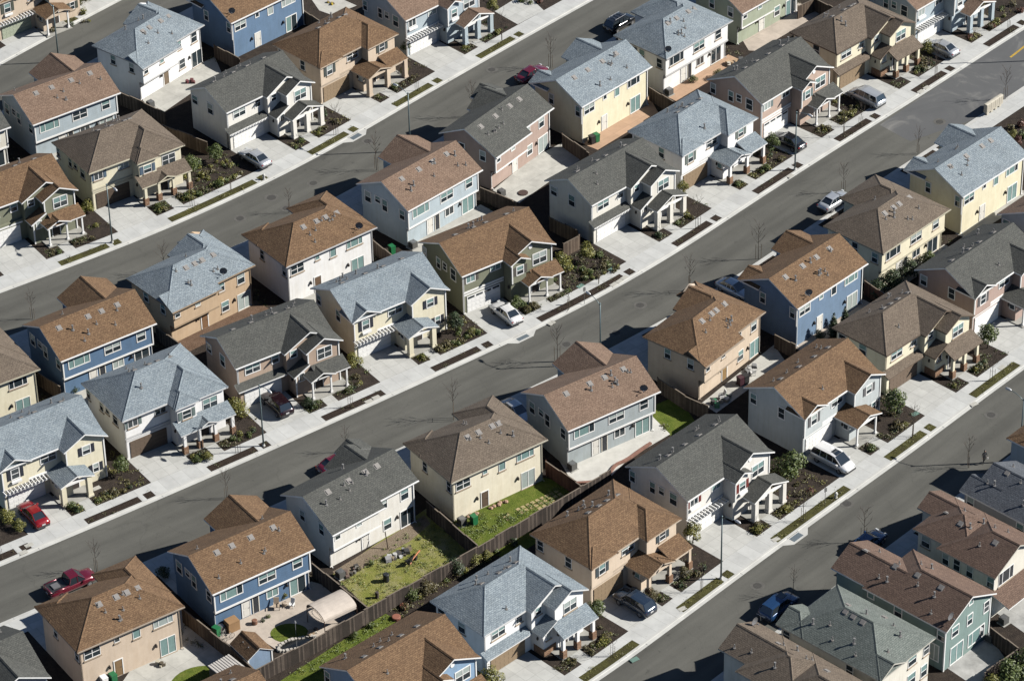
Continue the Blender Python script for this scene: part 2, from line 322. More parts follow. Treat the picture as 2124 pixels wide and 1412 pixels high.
# ------------------------------------------------------------------ windows and doors (front faces -y, origin at bottom centre on the wall)
CACHE = {}
def win_meshes(style, w, h, trim, var):
    k = (style, round(w, 2), round(h, 2), trim, var)
    if k in CACHE: return CACHE[k]
    f = MB(); t = 0.10 if trim == 'white' else 0.055; d = 0.05
    hw = w / 2
    f.box(-hw - t, hw + t, -d, 0, h, h + t); f.box(-hw - t, hw + t, -d, 0, -t, 0); f.box(-hw - t, -hw, -d, 0, 0, h); f.box(hw, hw + t, -d, 0, 0, h)
    mu = 0.05; cols = {'single': 1, 'double': 2, 'triple': 3, 'small': 1, 'plain': 1, 'slider': 2, 'side': 2}[style]
    xs = [-hw + w * q / cols for q in range(cols + 1)]
    if style == 'triple': xs = [-hw, -hw + w * .25, hw - w * .25, hw]
    for q in xs[1:-1]: f.box(q - mu * .8, q + mu * .8, -d * .8, 0, 0, h)
    if style in ('single', 'double'): 
        for a, b in zip(xs[:-1], xs[1:]): f.box(a + mu * .81, b - mu * .81, -d * .7, 0, h * .5 - mu * .6, h * .5 + mu * .6)
    if trim != 'white':     # stucco sill below
        f.box(-hw - .14, hw + .14, -0.11, 0, -0.20, -t - 0.002, 1)
        if style in ('slider', 'door'): pass
    p = MB(); rnd = random.Random(len(style) * 100 + var)
    for q, (a, b) in enumerate(zip(xs[:-1], xs[1:])):
        if style in ('single', 'double'): cells = [(0, h * .5), (h * .5, h)]
        else: cells = [(0, h)]
        full = var % 4
        for j, (z0, z1) in enumerate(cells):
            if full == 0: mi = 0
            elif full == 1: mi = 1 if (j == len(cells) - 1) else 0
            elif full == 2: mi = 1 if (style in ('triple', 'slider') and q != (len(xs) - 2)) or j == 1 else 0
            else: mi = 2 if j == len(cells) - 1 or style == 'slider' and q == 0 else 0
            p.poly([(a, -0.012, z0), (b, -0.012, z0), (b, -0.012, z1), (a, -0.012, z1)], mi)
    fm = f.mesh('window_frame', [WHITE, SILLM if trim != 'white' else WHITE]); pm = p.mesh('pane', [GLASS, BLIND, BLIND2])
    CACHE[k] = (fm, pm); return CACHE[k]
SILLM = noisy('stucco sill', (0.42, 0.33, 0.24), 0.08, 2.0, 0.8)
def shutter_mesh(h, m):
    k = ('sh', round(h, 2), m.name)
    if k not in CACHE:
        b = MB(); b.box(-.2, .2, -0.045, 0, -0.03, h + 0.03)
        for q in range(6): b.box(-.14, .14, -0.058, -0.045, h * (q + .1) / 6, h * (q + .75) / 6)
        CACHE[k] = b.mesh('shutter', [m])
    return CACHE[k]
def window(par, x, y, z, w, h, style='single', trim='white', rz=0.0, shut=None, box=False):
    fm, pm = win_meshes(style, w, h, trim, random.randrange(4))
    o = link('window', fm, par, (x, y, z), rz); link('pane', pm, o)
    if shut is not None:
        for s in (-1, 1): link('shutter', shutter_mesh(h, shut), o, (s * (w / 2 + .33), 0, 0))
    if box:
        b = MB(); b.box(-w / 2 - .15, w / 2 + .15, -0.28, -0.06, -0.42, -0.16); b.build('window_box', WHITE, o)
    return o
def door(par, x, y, z, w, h, m, rz=0.0, frame=None):
    k = ('door', round(w, 2), round(h, 2), m.name, frame is None)
    if k not in CACHE:
        b = MB(); b.box(-w / 2, w / 2, -0.03, 0, 0, h)
        for q in (0.12, 0.55): b.box(-w / 2 + .12, w / 2 - .12, -0.045, -0.03, h * q, h * (q + .33))
        f = MB(); t = .1; f.box(-w / 2 - t, -w / 2, -.06, 0, 0, h + t); f.box(w / 2, w / 2 + t, -.06, 0, 0, h + t); f.box(-w / 2, w / 2, -.06, 0, h, h + t)
        hd = MB(); hd.tube([(w / 2 - .1, -.04, 1.0), (w / 2 - .1, -.1, 1.0)], .035, 6)
        CACHE[k] = (b.mesh('door', [m]), f.mesh('door_frame', [frame or WHITE]), hd.mesh('handle', [METAL]))
    a, f, hd = CACHE[k]; o = link('door', a, par, (x, y, z), rz); link('door_frame', f, o); link('handle', hd, o); return o
def garage_door(par, x, y, w, h, m, lights=False):
    b = MB(); n = 4
    for q in range(n):
        z0 = h * q / n; z1 = h * (q + 1) / n - .025
        b.box(-w / 2, w / 2, -0.05, 0, z0, z1)
        for c in range(8):
            cx = -w / 2 + w * (c + .5) / 8
            if not (lights and q == n - 1): b.box(cx - w / 20, cx + w / 20, -0.062, -0.05, z0 + .1, z1 - .1)
    o = b.build('garage_door', m, par, (x, y, 0))
    if lights:
        g = MB()
        for c in range(4):
            cx = -w / 2 + w * (c + .5) / 4; g.box(cx - w * .1, cx + w * .1, -0.06, -0.05, h * .82, h * .94)
        g.build('door_window', GLASS, o)
    return o
# ------------------------------------------------------------------ small roof things
def vent_meshes():
    b = MB(); b.prism([(-.25, 0.0), (.25, 0.0), (.22, .075), (-.22, .075)], -.25, .25, 'y'); b.box(-.33, .33, -.33, .33, -0.04, 0.004)
    p = MB(); p.cyl(0, 0, -.25, .42, .055, 8); p.cyl(0, 0, -.1, .03, .17, 10, 1)
    q = MB(); q.cyl(0, 0, -.3, .52, .075, 8); q.cyl(0, 0, .52, .62, .12, 8); q.cyl(0, 0, -.1, .03, .2, 10, 1)
    d = MB()
    for k in range(4):
        r0, r1 = .11 * k, .11 * (k + 1); z0, z1 = r0 * r0 * .5, r1 * r1 * .5
        for s in range(14):
            a, c = 2 * math.pi * s / 14, 2 * math.pi * (s + 1) / 14
            d.poly([(r0 * math.cos(a), -z0, r0 * math.sin(a)), (r0 * math.cos(c), -z0, r0 * math.sin(c)), (r1 * math.cos(c), -z1, r1 * math.sin(c)), (r1 * math.cos(a), -z1, r1 * math.sin(a))])
    d.tube([(0, 0, 0), (0, .2, -.2), (0, .2, -.75)], .03, 6); d.tube([(0, -.05, -.4), (0, -.5, -.15)], .02, 5); d.box(-.06, .06, -.6, -.46, -.2, -.08)
    return b.mesh('roof_vent', [VENTM]), p.mesh('vent_pipe', [PIPE, VENTM]), q.mesh('flue_pipe', [PIPE, PIPE]), d.mesh('satellite_dish', [plain('dish grey', (.16, .16, .165), .5)])
VENT, VPIPE, FLUE, DISH = vent_meshes()
def roof_fit(roof, L, D, ze, hip, seed, side, nv=3, npipe=6, y0=0.0, avoid=None):
    """vents and pipes on a main roof; side -1: mostly on the near slope, +1: on the far slope"""
    rnd = random.Random(seed); pd = math.atan(PI)
    def zat(x, y):
        h = min(y - y0, D - y)
        if hip: h = min(h, x, L - x)
        return ze + PI * h
    def put(me, name, x, y, tilt):
        o = link(name, me, roof, (x, y, zat(x, y)))
        if tilt: o.rotation_euler = (pd if y < (D + y0) / 2 else -pd, 0, 0)
    m = (D + y0) / 2
    ry = (m - rnd.uniform(.7, .9)) if side < 0 else m + rnd.uniform(.7, .9)
    xs = [L * q for q in ((.38, .5, .62, .72) if hip else (.2, .42, .6, .8))][:nv + 1]
    for x in xs:
        x += rnd.uniform(-.5, .5); put(VENT, 'roof_vent', x, ry, True)
    k = 0; tr = 0
    while k < npipe and tr < 80:
        tr += 1
        near = rnd.random() < (.85 if side < 0 else .25); x = rnd.uniform(.12, .9) * L; y = (y0 + rnd.uniform(.12, .42) * (D - y0)) if near else (y0 + rnd.uniform(.56, .85) * (D - y0))
        if hip and (x < L * .3 or x > L * .75): continue
        if avoid and near and any(a < x < b and y < c for a, b, c in avoid): continue
        put(FLUE if rnd.random() < .3 else VPIPE, 'flue_pipe' if False else 'vent_pipe', x, y, False); k += 1
# ------------------------------------------------------------------ houses
HOUSES = {}
def frame_from(B, W, p, zb=ZE, zc=ZE):
    a = G(*B, zb); c = G(*W, zc); d = (c - a).to_2d(); L0 = d.length; ang = math.atan2(d.y, d.x) + math.asin(p / L0)
    return a, ang, math.sqrt(L0 * L0 - p * p)
def frame_given(B, W, p, ang, L):
    a = R(ang); ex = Vector((math.cos(a), math.sin(a))); ey = Vector((-ex.y, ex.x))
    if B is not None: b = B if isinstance(B, Vector) else G(*B, ZE).to_2d()
    else: b = G(*W, ZE).to_2d() - ex * L + ey * p
    return Vector((b.x, b.y, 0)), a, L
def reg(name, root, ang, L, D, front):
    ex = Vector((math.cos(ang), math.sin(ang), 0)); HOUSES[name] = dict(o=Vector((root.location.x, root.location.y, 0)), ex=ex, ey=Vector((-ex.y, ex.x, 0)), ang=ang, L=L, D=D, front=front)
def hp(name, x, y, z=0.0):
    h = HOUSES[name]; return h['o'] + h['ex'] * x + h['ey'] * y + Vector((0, 0, z))
def corner_trim(par, pts, m, z1=5.2):
    for x, y, z0, zt in pts:
        b = MB(); b.box(x - .07, x + .07, y - .07, y + .07, z0, zt); b.build('corner_board', m, par)
def downspout(par, x, y, z1, m):
    b = MB(); b.tube([(x, y - .25, z1), (x, y - .07, z1 - .35), (x, y - .07, .25), (x + .05, y - .3, .05)], .045, 5); b.build('downspout', m, par)
def gutter(par, pts, m):
    for x0, x1, y, z in pts:
        b = MB(); b.prism([(y - .13, z - .02), (y - .13, z + .02), (y - .005, z + .02), (y - .005, z - .12), (y - .1, z - .12)], x0, x1, 'x'); b.build('gutter', m, par)
def column(par, x, y, z1, style, wm):
    b = MB()
    if style == 'thin':
        b.box(x - .09, x + .09, y - .09, y + .09, .12, z1); b.box(x - .15, x + .15, y - .15, y + .15, .08, .32); b.box(x - .14, x + .14, y - .14, y + .14, z1 - .22, z1 - .05)
        return b.build('porch_column', WHITE, par)
    if style == 'thick':
        b.box(x - .27, x + .27, y - .27, y + .27, .05, z1); b.box(x - .33, x + .33, y - .33, y + .33, .05, .3)
        return b.build('porch_column', wm, par)
    b.box(x - .17, x + .17, y - .17, y + .17, 1.0, z1); o = b.build('porch_column', wm, par)
    s = MB(); s.box(x - .28, x + .28, y - .28, y + .28, .02, 1.0); s.build('column_base', STONE, o); return o
def lantern(par, x, y, z, rz=0.0):
    if 'lan' not in CACHE:
        b = MB(); b.box(-.05, .05, -.16, 0, .2, .26); b.box(-.09, .09, -.22, -.06, -.12, .16); b.tube([(0, -.14, .16), (0, -.14, .26)], [.1, .02], 6); CACHE['lan'] = b.mesh('wall_lamp', [plain('bronze lantern', (.05, .04, .035), .5, .4)])
    link('wall_lamp', CACHE['lan'], par, (x, y, z), rz)
def leftwins(root, wins, trim, shut=None):
    for y, z, w, h, st in wins: window(root, OH, y, z, w, h, st, trim, -math.pi / 2)
def front_house(name, label, plan, hip, fr, wall, roof, trim='white', garage='white', shut=None, porch=None, cols=None, pergola=False, shed=False, base=None, siding=False, wall2=None, stone=False, dish=None):
    a, ang, L = fr; D = {'A': 7.7, 'B': 8.7, 'C': 8.4}[plan]
    root = thing('house', label, 'house', (a.x, a.y, 0), ang, 'two-storey suburban houses'); reg(name, root, ang, L, D, True)
    wm = wall_mat('wall ' + name, wall, siding); tm = WHITE if trim == 'white' else (DARKTRIM if trim == 'dark' else noisy('trim ' + name, mul(wall, .72), .06))
    fas = WHITE if trim == 'white' else (DARKTRIM if trim == 'dark' else noisy('fascia ' + name, mul(wall, .8), .06)); RM = [ROOFS[roof], fas]; wt = 'white' if trim == 'white' else 'sill'
    gm = WHITE if garage == 'white' else noisy('garage ' + name, garage, .06, 1.0, .6)
    o = OH; xr = L - o; w = MB(); e = 'h' if hip else 'g'
    if hip: wall_box(w, o, xr, o, D - o, -.1, zwall(ZE))
    else: wall_gable(w, o, xr, o, D - o, -.1, ZE)
    mb = MB(); gable_roof(mb, 0, L, 0, D, ZE, 'x', PI, e, e); rf = mb.build('roof', RM, root)
    av = {'A': (5.2, 13, 4), 'B': (5.2, 13, 4), 'C': (6.6, 13, 4)}[plan]
    roof_fit(rf, L, D, ZE, hip, name, 1, 3, 6, 0, [av] + ([(0, 4.2, 2.6)] if plan == 'C' else []))
    wr = MB(); pr = MB(); shutm = None if shut is None else noisy('shutter ' + name, shut, .1)
    sl = MB(); d = 1.5
    trimz = []
    if plan == 'A':
        gable_roof(wr, 5.65, L - .004, -.8, 3.8, ZE - .004, 'y', PI); wall_gable(w, 5.65 + o, xr - .004, -.8 + o, 1.2, 2.4, ZE - .004, 'y')
        w2 = MB(); gable_roof(w2, 7.6, L + .004, -2.1, 1.6, ZE + .004, 'y', PI); w2.build('gable_roof', RM, root)
        wall_gable(w, 7.6 + o, xr + .004, -2.1 + o, 1.0, -.1, ZE + .004, 'y')
        w.prism([(6.4, -.1), (8.06, -.1), (8.06, 3.72), (6.4, 2.9)], -1.675, .5, 'y')
        lt = MB(); shed_roof(lt, 6.0, 8.03, -2.0, -.37, 2.85, 3.86, .14, 'x'); lt.build('lean_to_roof', RM, root)
        # raking trim that carries the front gable down to the low eave
        if trim == 'white' or trim == 'dark':
            b = MB(); b.poly([(6.0, -2.03, 2.68), (8.05, -2.03, 3.70), (8.05, -2.03, 3.90), (6.0, -2.03, 2.88)]); b.poly([(6.0, -2.03, 2.88), (8.05, -2.03, 3.90), (8.05, -1.98, 3.90), (6.0, -1.98, 2.88)]); b.build('rake_board', fas, root)
        wall_box(w, o, 6.42, .1, .8, -.1, 2.75); gy = .22
        window(root, 2.3, o, 3.82, 1.75, 1.15, 'double', wt); window(root, 5.15, o, 3.95, .8, 1.12, 'single', wt)
        window(root, 7.0, -.8 + o, 4.35, .75, .85, 'single', wt, shut=None); window(root, 10.1, -2.1 + o, 3.78, 1.7, 1.32, 'double', wt)
        window(root, 7.1, -1.675, 1.95, .6, .9, 'small', wt)
        lw = [(6.5, 3.75, .95, 1.1, 'single'), (3.6, 3.6, .95, 1.4, 'single')]
        pk = porch or 'gable'; gdx = (.75, 5.65); pf = -3.25
        if shed or pergola or pk == 'shed':
            shed_roof(sl, -.1, 5.98, -.55, o + .02, 2.62, 3.1)
        if pk == 'gable': gable_roof(pr, 7.3, L + .05, -3.4, -1.62, 2.68, 'y', .42); pts = [7.65, 9.75, 11.95]
        elif pk == 'shedgable':
            shed_roof(pr, 8.3, L, -3.35, -1.66, 2.62, 3.42); g2 = MB(); gable_roof(g2, 7.25, 10.4, -3.5, -1.7, 2.64, 'y', .42); g2.build('porch_gable', RM, root); pts = [7.6, 9.9, 11.9]
        else: shed_roof(pr, 7.5, L, -3.45, -1.66, 2.62, 3.5); pts = [7.7, 9.65, 11.8]
        cy = -3.12; ent = (8.3, 9.7); fdoor = (9.2, -1.69); trimz = [(o, o, 2.75, 5.3), (8.02, -1.69, 3.8, 5.3), (xr, -1.69, 0, 5.3), (6.4, -1.675, 0, 2.75)]
        wallx = 6.5
        if stone: b = MB(); b.box(6.37, 8.1, -1.72, -.3, 0, .95); b.build('stone_skirt', STONE, root)
    elif plan == 'B':
        if not hip:
            gable_roof(wr, 5.55, L - .004, -.95, 4.3, ZE - .004, 'y', PI); wall_gable(w, 5.55 + o, xr - .004, -.95 + o, 1.2, 2.4, ZE - .004, 'y')
            w2 = MB(); gable_roof(w2, 5.55, 8.3, -1.65, 1.8, ZE + .001, 'y', PI); w2.build('gable_roof', RM, root)
            wall_gable(w, 5.55 + o + .004, 8.3 - o, -1.65 + o, 0, 2.62, ZE + .001, 'y')
            window(root, 7.05, -1.65 + o, 3.6, .85, 1.05, 'single', wt, shut=shutm, box=pergola); window(root, 10.25, -.95 + o, 3.45, 1.8, 1.4, 'double', wt)
            b = MB(); b.tube([(9.0, -.95 + o + .02, 6.1), (9.0, -.95 + o - .05, 6.1)], .26, 14); b.build('gable_medallion', WHITE, root)
        else:
            gable_roof(wr, 5.55, L - .004, -1.3, 6.6, ZE - .004, 'y', PI, 'h', 'h'); wall_box(w, 5.55 + o, xr - .004, -1.3 + o, .6, -.1, zwall(ZE - .004))
            w2 = MB(); gable_roof(w2, 5.55, 8.72, -1.65, 2.2, ZE + .003, 'y', PI, 'h', 'h'); w2.build('hip_bump_roof', RM, root); wall_box(w, 5.55 + o + .004, 8.72 - o, -1.65 + o, -.5, 2.62, zwall(ZE) - .05)
            window(root, 7.1, -1.65 + o, 3.55, 1.0, 1.0, 'single', wt, shut=shutm); window(root, 10.2, -1.3 + o, 3.4, 1.7, 1.25, 'double', wt)
        wall_box(w, 5.55 + o + .05, xr - .012, -.9, .6, -.1, 2.62)
        window(root, 1.45, o, 3.95, 1.1, .98, 'side', wt, shut=shutm, box=pergola); window(root, 4.85, o, 4.2, 1.3, .72, 'side', wt)
        lw = [(8.0, 3.6, .7, 1.3, 'single'), (5.2, 3.62, .7, 1.32, 'single'), (3.95, 4.05, .7, .9, 'single'), (2.3, 3.6, .95, 1.4, 'single')]
        pk = porch or ('hip' if hip else 'shedgable'); gdx = (.75, 5.5); gy = o + .12; wallx = 6.0
        if pk == 'shedgable':
            shed_roof(pr, 8.5, L - .1, -2.55, -.93, 2.62, 3.4); g2 = MB(); gable_roof(g2, 7.15, 10.55, -2.75, -.95, 2.64, 'y', .42); g2.build('porch_gable', RM, root); pts = [7.5, 9.9, 11.75]; cy = -2.35
        elif pk == 'gable': gable_roof(pr, 7.15, L + .05, -2.9, -.92, 2.64, 'y', .4); pts = [7.55, 9.7, 11.9]; cy = -2.6
        else:
            shed_roof(pr, 5.45, L - .05, -2.65, -.92, 2.62, 3.45); g2 = MB(); gable_roof(g2, 7.55, 10.1, -2.75, -.95, 2.66, 'y', .42); g2.build('porch_gable', RM, root); pts = [5.95, 7.75, 9.75, 11.9]; cy = -2.38
        ent = (8.2, 9.5); fdoor = (9.3, -.915); trimz = [(o, o, 0, 5.3), (5.98, -1.65 + o, 2.65, 5.3), (xr, -.95 + o, 2.7, 5.3)] if not hip else []
        pf = cy - .2
    else:
        if not hip:
            g2 = MB(); gable_roof(g2, -.004, 3.8, -.22, 2.6, ZE + .003, 'y', PI); g2.build('dormer_roof', RM, root); wall_gable(w, o - .004, 3.8 - o, .2, .8, 2.6, ZE + .003, 'y')
            gable_roof(wr, 7.05, L - .004, -1.15, 3.2, ZE - .004, 'y', PI); wall_gable(w, 7.05 + o, xr - .004, -1.15 + o, 1, -.1, ZE - .004, 'y')
        else:
            g2 = MB(); gable_roof(g2, -.004, 3.95, -.2, 3.2, ZE + .003, 'y', PI, 'h', 'h'); g2.build('hip_bump_roof', RM, root); wall_box(w, o - .004, 3.5, .2, .8, 2.6, zwall(ZE))
            gable_roof(wr, 7.1, L - .004, -1.15, 6.2, ZE - .004, 'y', PI, 'h', 'h'); wall_box(w, 7.1 + o, xr - .004, -1.15 + o, 1, -.1, zwall(ZE - .004))
        window(root, 1.92, .2, 3.68, .85, 1.2, 'single', wt, shut=shutm, box=pergola); window(root, 5.95, o, 3.98, 1.75, 1.08, 'double', wt)
        window(root, 9.85, -1.15 + o, 3.92, .85, 1.0, 'single', wt, shut=shutm); window(root, 10.75, -1.15 + o, 1.2, .6, 1.0, 'single', wt, shut=None if hip else shutm)
        lw = [(7.3, 3.68, .8, 1.2, 'single'), (3.4, 3.66, .8, 1.3, 'single')]
        gdx = (.75, 5.3); gy = o + .1; wallx = 5.85
        gable_roof(pr, 5.42, 9.5, -2.95, .5 if not hip else .5, 2.64, 'y', .36); pts = [5.8, 8.85]; cy = -2.6
        w.prism([(5.84, -.1), (7.5, -.1), (7.5, 2.7), (5.84, 2.6)], -1.5, .6, 'y'); window(root, 5.84, -1.0, 1.5, .6, .6, 'small', wt, -math.pi / 2)
        if hip or porch == 'wide':
            s2 = MB(); shed_roof(s2, 9.1, L - .1, -2.75, -.75, 2.62, 3.42); s2.build('porch_shed_roof', RM, root); pts = pts + [11.8]
        ent = (7.2, 8.5); fdoor = (8.1, -.76); pf = cy - .2; trimz = [(o, .2, 2.7, 5.3), (7.47, -1.15 + o, 2.9, 5.3), (xr, -1.15 + o, 0, 5.3)]
    wr.build('wing_roof', RM, root); pr.build('porch_roof', RM, root)
    if sl.f: sl.build('garage_roof', RM, root)
    w.build('wall', wm, root)
    if wall2 is not None:   # differently painted ground floor band under the upper storey
        pass
    garage_door(root, (gdx[0] + gdx[1]) / 2, gy - .13, gdx[1] - gdx[0] - .25, 2.15, gm, lights=(plan == 'B' and garage == 'white'))
    b = MB(); b.box(o - .03, 5.9, (gy - .17), gy - .02 if plan == 'A' else o - .002, 2.3, 2.5); b.build('garage_header', tm, root)
    if plan != 'A': b = MB(); b.box(o - .05, 5.9, o - .09, o - .002, 2.66, 2.86); b.build('belt_trim', tm, root)
    if pergola:
        b = MB(); y1 = -.6 if plan == 'A' else -.55
        z = 2.42 if plan == 'A' else 2.5
        for q in range(13): x = .3 + q * (gdx[1] - .1) / 12; b.box(x - .05, x + .05, y1, .2 if plan == 'A' else o - .01, z - .02, z + .16)
        b.build('rafter_tails', WHITE, root); c = MB(); c.box(.1, gdx[1] + .4, y1 + .16, y1 + .28, z - .16, z - .021); c.build('pergola_beam', WHITE, root)
    leftwins(root, lw, wt)
    cs = cols or ('thick' if trim == 'white' and plan != 'B' else 'thin')
    for x in pts: column(root, x, cy, 2.6, cs, wm if cs != 'thin' else WHITE)
    b = MB(); b.box(pts[0] - .35, pts[-1] + .35, cy - .3, fdoor[1] + .3, -.05, .1); b.build('porch_floor', PATIO, root)
    b = MB(); b.box(pts[0] - .12, pts[-1] + .12, cy - .12, cy + .12, 2.36, 2.62); b.build('porch_beam', fas if trim == 'white' else wm, root)
    door(root, fdoor[0], fdoor[1], .1, .95, 2.05, noisy('front door ' + name, (.06, .05, .045), .1))
    lantern(root, wallx - (.01 if plan == 'A' else .0), -.6 if plan != 'A' else -.9, 1.9, -math.pi / 2); lantern(root, fdoor[0] - .9, fdoor[1], 1.8)
    if trim == 'white': corner_trim(root, trimz, WHITE)
    downspout(root, o + .05, o, ZE - .2, tm); gutter(root, [(0, {'A': 5.6, 'B': 5.5, 'C': 7.0}[plan], 0, ZE - .03)], tm)
    HOUSES[name].update(plan=plan, ent=ent, pf=pf, gdx=gdx, pts=pts)
    return root
def rear_house(name, label, plan, hip, fr, wall, roof, trim='white', doorc=(.78, .76, .7), low=None, siding=False, dish=None):
    a, ang, L = fr; D = {'a': 8.6, 'b': 8.4, 'c': 7.7}[plan]
    ex = Vector((math.cos(ang), math.sin(ang), 0)); ey = Vector((-ex.y, ex.x, 0))
    if plan == 'c': a = a + ey * .8
    root = thing('house', label, 'house', (a.x, a.y, 0), ang, 'two-storey suburban houses'); reg(name, root, ang, L, D, False)
    wm = wall_mat('wall ' + name, wall, siding); o = OH; xr = L - o; wt = 'white' if trim == 'white' else 'sill'
    fas = WHITE if trim == 'white' else noisy('fascia ' + name, mul(wall, .45), .06); tm = WHITE if trim == 'white' else noisy('trim ' + name, mul(wall, .6), .06)
    RM = [ROOFS[roof], fas]; e = 'h' if hip else 'g'; w = MB(); z0 = 2.62 if plan == 'a' else -.1
    if hip: wall_box(w, o, xr, o, D - o, z0, zwall(ZE))
    else: wall_gable(w, o, xr, o, D - o, z0, ZE)
    mb = MB(); gable_roof(mb, 0, L, 0, D, ZE, 'x', PI, e, e); rf = mb.build('roof', RM, root)
    roof_fit(rf, L, D, ZE, hip, name, -1, 3, 7)
    wr = MB(); wl = {'a': 5.7, 'b': 7.05, 'c': 6.2}[plan]; yf = {'a': 10.9, 'b': 9.8, 'c': 8.3}[plan]
    h2 = (L - wl) / 2
    gable_roof(wr, wl, L + .05, D / 2 + (.2 if not hip else -1.5), yf, ZE + .003, 'y', PI, 'h' if hip else 'g', 'h' if (hip and plan != 'c') else 'g')
    if hip: wall_box(w, wl + o, xr + .004, D - 1, yf - o, z0, zwall(ZE))
    else: wall_gable(w, wl + o, xr + .004, D - 1, yf - o, z0, ZE + .003, 'y')
    wr.build('wing_roof', RM, root)
    if plan == 'b':
        s2 = MB(); gable_roof(s2, -.004, 3.7, D - 2.8, D + .3, ZE + .003, 'y', PI, 'h' if hip else 'g', e); s2.build('dormer_roof', RM, root)
    if plan == 'c':
        s2 = MB(); gable_roof(s2, 8.6, L + .06, D - .5, 9.6, ZE + .008, 'y', PI, 'g', e); s2.build('gable_roof', RM, root); wall_gable(w, 8.6 + o, xr + .01, D - .8, 9.2, -.1, ZE + .008, 'y')
    if plan == 'a':
        lm = wm if low is None else wall_mat('lower wall ' + name, low)
        b = MB(); wall_box(b, o + .03, xr - .03, o + .4, D - .5, -.1, 2.7); b.build('lower_wall', lm, root)
        b = MB(); b.box(o - .06, xr + .06, o - .06, o + .3, 2.5, 2.72); b.build('belt_trim', tm, root)
        y1, y2 = o, o + .4
        ws = [(2.4, 3.72, 2.5, 1.2, 'triple'), (6.6, 3.66, 1.9, 1.1, 'double'), (10.2, 3.68, 1.0, 1.2, 'single')]
        for x, z, ww, hh, st in ws: window(root, x, y1, z, ww, hh, st, wt)
        door(root, 4.15, y2, .08, .85, 1.98, noisy('back door ' + name, doorc, .08)); door(root, 5.3, y2, .08, .62, 2.15, plain('closet door with recess shade', (.03, .035, .045), .5), frame=wm)  # slot door near black: the recess's shade is put into its colour
        window(root, 7.3, y2, 1.12, 1.25, 1.1, 'side', wt); window(root, 10.3, y2, .12, 1.75, 2.0, 'slider', wt)
        lw = [(7.1, 3.42, .95, 1.4, 'single'), (5.45, 4.03, .8, .82, 'single'), (4.28, 3.38, .8, 1.5, 'single'), (1.42, 3.5, .8, 1.2, 'single')]
        lantern(root, 9.0, y2, 1.75)
    elif plan == 'b':
        for x, z, ww, hh, st in [(1.78, 3.72, 1.7, 1.12, 'double'), (4.58, 4.3, .5, .52, 'small'), (6.75, 3.78, .75, 1.08, 'plain'), (9.75, 3.93, 2.1, .97, 'triple')]: window(root, x, o, z, ww, hh, st, wt)
        door(root, 4.45, o, .08, .85, 1.95, noisy('back door ' + name, doorc, .08)); window(root, 10.05, o, .12, 1.65, 2.02, 'slider', wt); lantern(root, 3.45, o, 1.6); lantern(root, 8.7, o, 1.75)
        lw = [(5.3, 3.62, .7, 1.3, 'single'), (1.0, 3.6, .65, 1.3, 'single')]
    else:
        s3 = MB(); shed_roof(s3, 0, 6.95, -.8, 1.5, ZE - .4 + .004, ZE + .75 + .004, TH); s3.build('roof_extension', RM, root)
        w.prism([(-.8 + o, 2.62), (1.2, 2.62), (1.2, zwall(ZE) + .3), (-.8 + o, zwall(ZE - .4) - .02)], o + .003, 6.6, 'x')
        b = MB(); b.box(o - .03, 6.65, -.8 + o - .06, -.8 + o + .2, 2.52, 2.7); b.build('belt_trim', tm, root)
        for x, z, ww, hh, st, yy in [(.98, 3.85, .62, .95, 'single', -.8 + o), (3.8, 4.05, .6, .6, 'small', -.8 + o), (7.75, 3.75, .7, 1.3, 'single', o), (10.45, 3.55, .95, 1.5, 'single', o)]: window(root, x, yy, z, ww, hh, st, wt)
        door(root, 5.1, o, .05, .85, 1.98, noisy('back door ' + name, doorc, .08)); window(root, 8.05, o, .95, .95, 1.25, 'single', wt); window(root, 10.7, o, .1, 1.75, 2.05, 'slider', wt); lantern(root, 9.35, o, 1.8); lantern(root, 4.2, o, 1.7)
        lw = [(4.6, 3.7, .75, 1.2, 'single'), (1.5, 3.65, .75, 1.25, 'single')]
    w.build('wall', wm, root); leftwins(root, lw, wt)
    if trim == 'white': corner_trim(root, [(o, o if plan != 'c' else -.8 + o, 2.7, 5.0), (xr, o, 0.0 if plan != 'a' else 2.7, 5.3)], WHITE)
    downspout(root, xr - .06, o if plan != 'a' else o + .4, (ZE - .2) if plan != 'a' else 2.5, tm); downspout(root, o + .08, (o if plan == 'b' else (o + .4 if plan == 'a' else o)), ZE - .2 if plan == 'b' else 2.45, tm)
    if plan != 'c': gutter(root, [(0, L, 0, ZE - .03)], tm)
    else: gutter(root, [(0, 6.95, -.8, ZE - .43), (6.96, L, 0, ZE - .03)], tm)
    if dish: 
        x, y = dish; link('satellite_dish', DISH, rf, (x, y, ZE + PI * y + .65), R(-40))
    # the unseen street side still has its garage
    garage_door(root, 3.0, D - o + .06, 4.6, 2.15, WHITE).rotation_euler = (0, 0, math.pi)
    return root
